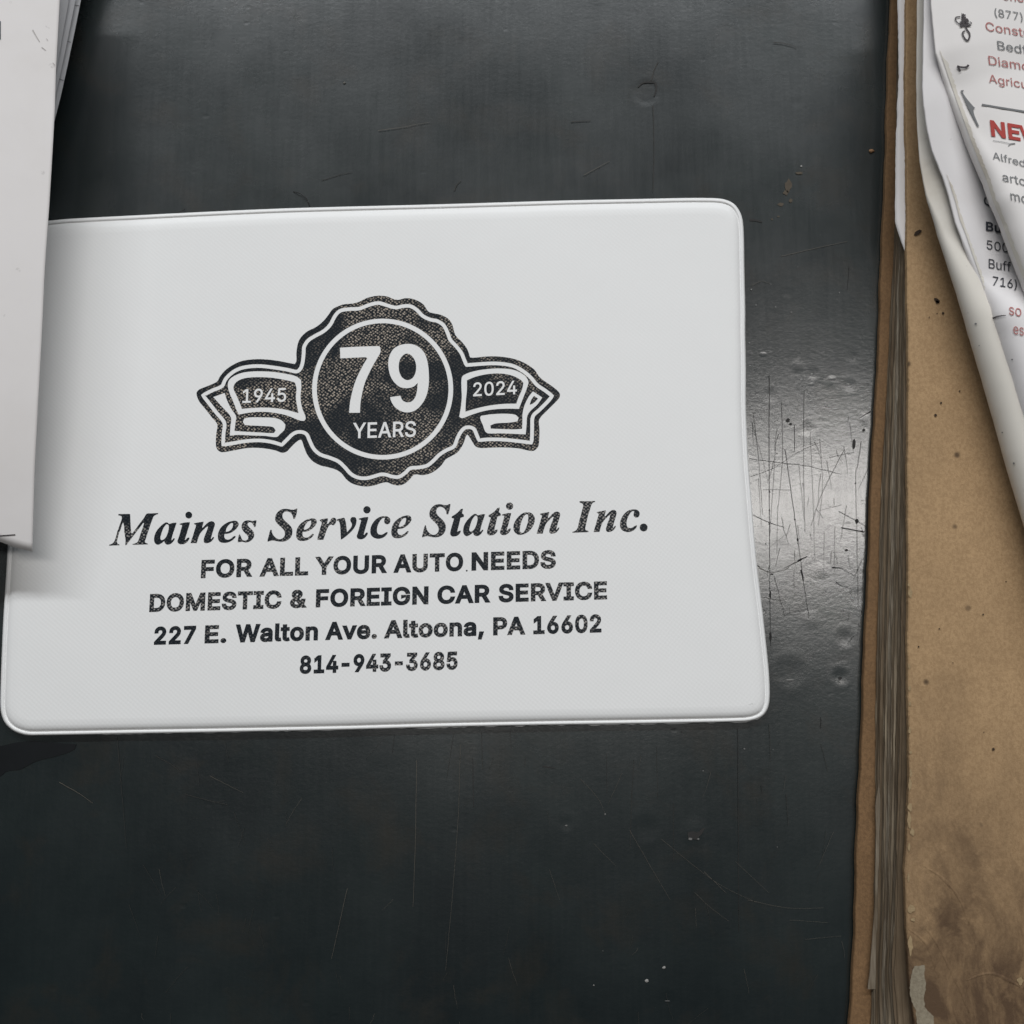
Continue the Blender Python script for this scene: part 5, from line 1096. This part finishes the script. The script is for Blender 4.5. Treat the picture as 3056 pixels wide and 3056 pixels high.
pc = rolled('curled_page', outC, rC, ZC, 0.09, M_PAPER_C, 'topmost curled page with red NE heading and pen scribbles, upper right corner', -260, 1600, sag=sC)
# print on the topmost page
kc = lambda p: crop(p, 2700, 0, 5.427)
def tpx(s, x0, x1, y, slope, cap, off, lean, k=kc):
    a = k([(x0, y)])[0]; b = k([(x1, y)])[0]
    return text_px(s, a[0], b[0], a[1], slope, cap / 5.427, off, lean)
zc = ZC + 0.00022
L = -0.12
decal_on('grey_lettering', [tpx('(877)', 1465, 1915, 262, .165, 128, 0.0, L), tpx('Bedf', 1512, 1990, 798, .165, 140, 0.0, L),
                         tpx('Alfred', 1432, 1955, 1628 + 945, .25, 118, 0.0, L), tpx('arto', 1590, 1970, 1628 + 1300, .22, 140, 0.0, L), tpx('mo', 1722, 2000, 1628 + 1610, .22, 150, 0.0, L)], pc, 0.00016, M_GREYINK)
decal_on('red_lettering', [tpx('one', 1590, 1930, -8, .13, 140, 0.0, L), tpx('Constr', 1320, 2000, 490, .165, 140, 0.0, L), tpx('Diamo', 1368, 2020, 1042, .165, 142, 0.0, L), tpx('Agricu', 1370, 1990, 1332, .17, 132, 0.0, L)], pc, 0.00016, M_REDINK)
decal_on('red_heading', [tpx('NE', 1405, 1880, 1628 + 575, .17, 262, 0.030, L + .02), tpx('V', 1872, 2090, 1628 + 655, .17, 262, 0.030, L + .02)], pc, 0.00016, M_REDB)
decal_on('rule_line', [stroke(kc([(1250, 1693), (1580, 1748), (1932, 1805), (2100, 1832)]), 5.6), stroke(kc([(1430, 2275), (1600, 2300), (1700, 2325)]), 1.3), stroke(kc([(1680, 2360), (1710, 2330), (1790, 2320)]), 3.0)], pc, 0.00016, M_GREYINK)
zig = []
for i in range(15):
    t = i / 14
    zig += [(905 + 60 * t + random.uniform(-12, 12), 395 - 175 * (1 - abs(2 * t - .9)) + random.uniform(-15, 15)), (925 + 125 * t + random.uniform(-12, 12), 425 - 40 * t + random.uniform(-16, 16))]
zag = [(960 + random.uniform(-70, 90) * (0.4 + i / 22), 225 + i * 9.5) for i in range(22)]
scrib = [stroke(smooth_open(kc(zig), 3), 3.2, 2.6), stroke(smooth_open(kc(zag), 3), 3.0, 2.6),
         stroke(smooth_open(kc([(900, 270), (830, 280), (825, 320), (860, 370), (905, 395)]), 4), 4, 2.5), stroke(smooth_open(kc([(1050, 350), (1085, 375), (1040, 400)]), 4), 2.5),
         stroke(smooth_open(kc([(985, 430), (1010, 480), (1050, 540), (1050, 600), (1025, 650), (990, 640), (950, 580), (940, 525), (975, 500)]), 5), 5, 4.5),
         stroke(smooth_open(kc([(850, 1065), (900, 1085), (970, 1090), (1010, 1080), (1035, 1050)]), 4), 4.5, 6.5), stroke(smooth_open(kc([(855, 1075), (885, 1120), (905, 1155)]), 4), 7, 4.5)]
decal_on('pen_scribble', scrib, pc, 0.00022, M_PEN)
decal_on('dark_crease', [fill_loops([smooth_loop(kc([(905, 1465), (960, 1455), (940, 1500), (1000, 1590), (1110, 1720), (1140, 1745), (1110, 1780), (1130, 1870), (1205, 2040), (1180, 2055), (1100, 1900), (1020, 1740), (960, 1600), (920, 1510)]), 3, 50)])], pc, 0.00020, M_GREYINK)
# print on the middle page
kb = lambda p: crop(p, 2700, 600, 5.427)
zb = ZB + 0.00022
decal_on('bold_lettering', [tpx('Bu', 1315, 1560, 478, .17, 150, 0.028, 0, kb)], pb, 0.00016, M_BLKINK)
decal_on('grey_lettering', [tpx('500', 1330, 1680, 775, .17, 145, 0.0, 0, kb), tpx('Buff', 1362, 1720, 1082, .17, 150, 0.0, 0, kb), tpx('716)', 1425, 1815, 1360, .17, 145, 0.006, 0.03, kb),
                         stroke(smooth_open(kb([(1310, -60), (1295, -10), (1310, 40), (1370, 75)]), 4), 5, 4)], pb, 0.00016, M_BLKINK)
decal_on('red_lettering', [tpx('so', 1690, 1890, 1836, .17, 170, 0.0, 0, kb), tpx('es', 1760, 1930, 2150, .17, 170, 0.0, 0, kb)], pb, 0.00016, M_REDINK)

# worn, yellowed margins of the curled pages, pen stroke, specks
def edge_band(tab, ya, yb, d0, d1, jit):
    ys = np.arange(ya, yb, 7)
    V, F = [], []
    for i, y in enumerate(ys):
        x = interp(tab, y)
        e = min(1, (y - ya) / 40, (yb - y) / 40)
        V += [(x + d0, y), (x + d0 + max(1.0, (d1 - d0) * e + random.uniform(-jit, jit)), y)]
        if i: F.append((2*i - 2, 2*i - 1, 2*i + 1, 2*i))
    return V, F
decal_on('worn_margin', [edge_band(outC, 150, 900, 5, 17, 2.5)], pc, 0.00012, M_EDGE)
decal_on('worn_margin', [edge_band(outB, 520, 870, 3, 10, 2.5)], pb, 0.00012, M_EDGE)
kz = lambda p: crop(p, 2700, 900, 5.427)
decal_on('pen_stroke', [stroke(smooth_open(kz([(1425, 272), (1480, 248), (1560, 230), (1640, 224)]), 6), 5.0, 2.0)], pb, 0.00025, M_PEN)
decal_on('dirt_specks', [fill_loops([blob(*kz([(x, y)])[0], r / 5.4, r / 5.4)]) for x, y, r in [(1300, 95, 16), (1738, 940, 12), (1440, 670, 14)]], pb, 0.0002, M_GREYINK, 'stuff')
decal_on('dirt_specks', [fill_loops([blob(*kz([(x, y)])[0], r / 5.4, r / 5.4)]) for x, y, r in [(1148, 360, 18), (1205, 715, 10), (1765, 2620, 16), (1580, 2120, 12)]], pa, 0.0002, M_GREYINK, 'stuff')
# torn curled lip of the middle page
lip = smooth_open(kb([(1150, 700), (1260, 900), (1340, 1080), (1400, 1230), (1470, 1330), (1480, 1420), (1400, 1490), (1340, 1520), (1290, 1500)]), 4)

# ================================================================== LITTLE THINGS on the desk
def nugget(name, px, py, r, h, mat, label, cat, group=None):
    cx, cy, _ = W(px, py, 0)
    V, F = [], []
    n = 9
    for k, (rr, z) in enumerate([(0.9, 0.0001), (1.0, h * .4), (.6, h * .9)]):
        for i in range(n):
            a = 2 * math.pi * i / n
            q = r * rr * random.uniform(.75, 1.25)
            V.append((cx + q * math.cos(a), cy + q * math.sin(a) * .8, z))
    V.append((cx, cy, h))
    for k in range(2):
        for i in range(n):
            a, b = k * n + i, k * n + (i + 1) % n
            F.append((a, b, b + n, a + n))
    for i in range(n):
        F.append((2 * n + i, 2 * n + (i + 1) % n, 3 * n))
    o = mesh_obj(name, V, F, mat, None, True)
    tag(o, label, cat, group)
    return o
nugget('crumb', 2600, 452, 0.00048, 0.0004, M_CRUMB, 'tan crumb on the dark desk beside the brown book, near the top right', 'crumb')
nugget('paper_fleck', 1982, 2887, 0.00030, 0.0002, M_DUST, 'larger white fleck on the black desk near the bottom, farther right of two', 'fleck')
nugget('paper_fleck', 1930, 2926, 0.00028, 0.0002, M_DUST, 'small white fleck on the black desk near the bottom, farther left and lower', 'fleck')
nugget('dust_speck', 1772, 2940, 0.00012, 0.0001, M_DUST, 'tiny pale speck on the black desk left of the two white flecks near the bottom', 'speck')
nugget('dust_speck', 1028, 247, 0.00024, 0.0001, mat_plain('dust_grey', (0.16, 0.155, 0.14), .8, .3), 'pale grey dust speck alone on the desk above the wallet', 'speck')
nugget('dust_speck', 2391, 496, 0.00022, 0.0001, M_DUST, 'pale speck just above the beige smudge on the desk, upper right', 'speck')
def hair(pts, label):
    p = smooth_open(pts, 6)
    cu = bpy.data.curves.new('hair', 'CURVE')
    cu.dimensions = '3D'; cu.bevel_depth = 0.00006; cu.bevel_resolution = 1
    s = cu.splines.new('POLY'); s.points.add(len(p) - 1)
    for i, (x, y) in enumerate(p):
        w = W(x, y, 0.00015 + 0.0003 * math.sin(math.pi * i / (len(p) - 1)))
        s.points[i].co = (*w, 1)
    ob = bpy.data.objects.new('hair', cu); COL.objects.link(ob)
    me = bpy.data.meshes.new_from_object(ob.evaluated_get(bpy.context.evaluated_depsgraph_get()))
    bpy.data.objects.remove(ob)
    me.materials.clear(); me.materials.append(M_HAIR)
    o = bpy.data.objects.new('hair', me); COL.objects.link(o)
    tag(o, label, 'hair')
hair(cB([(1038, 818), (1070, 828), (1095, 850), (1108, 882)]), 'short dark curved hair on the desk just above the middle of the wallet')
hair(cB([(535, 912), (555, 905), (575, 893)]), 'tiny dark hair touching the top edge of the wallet near its left end')
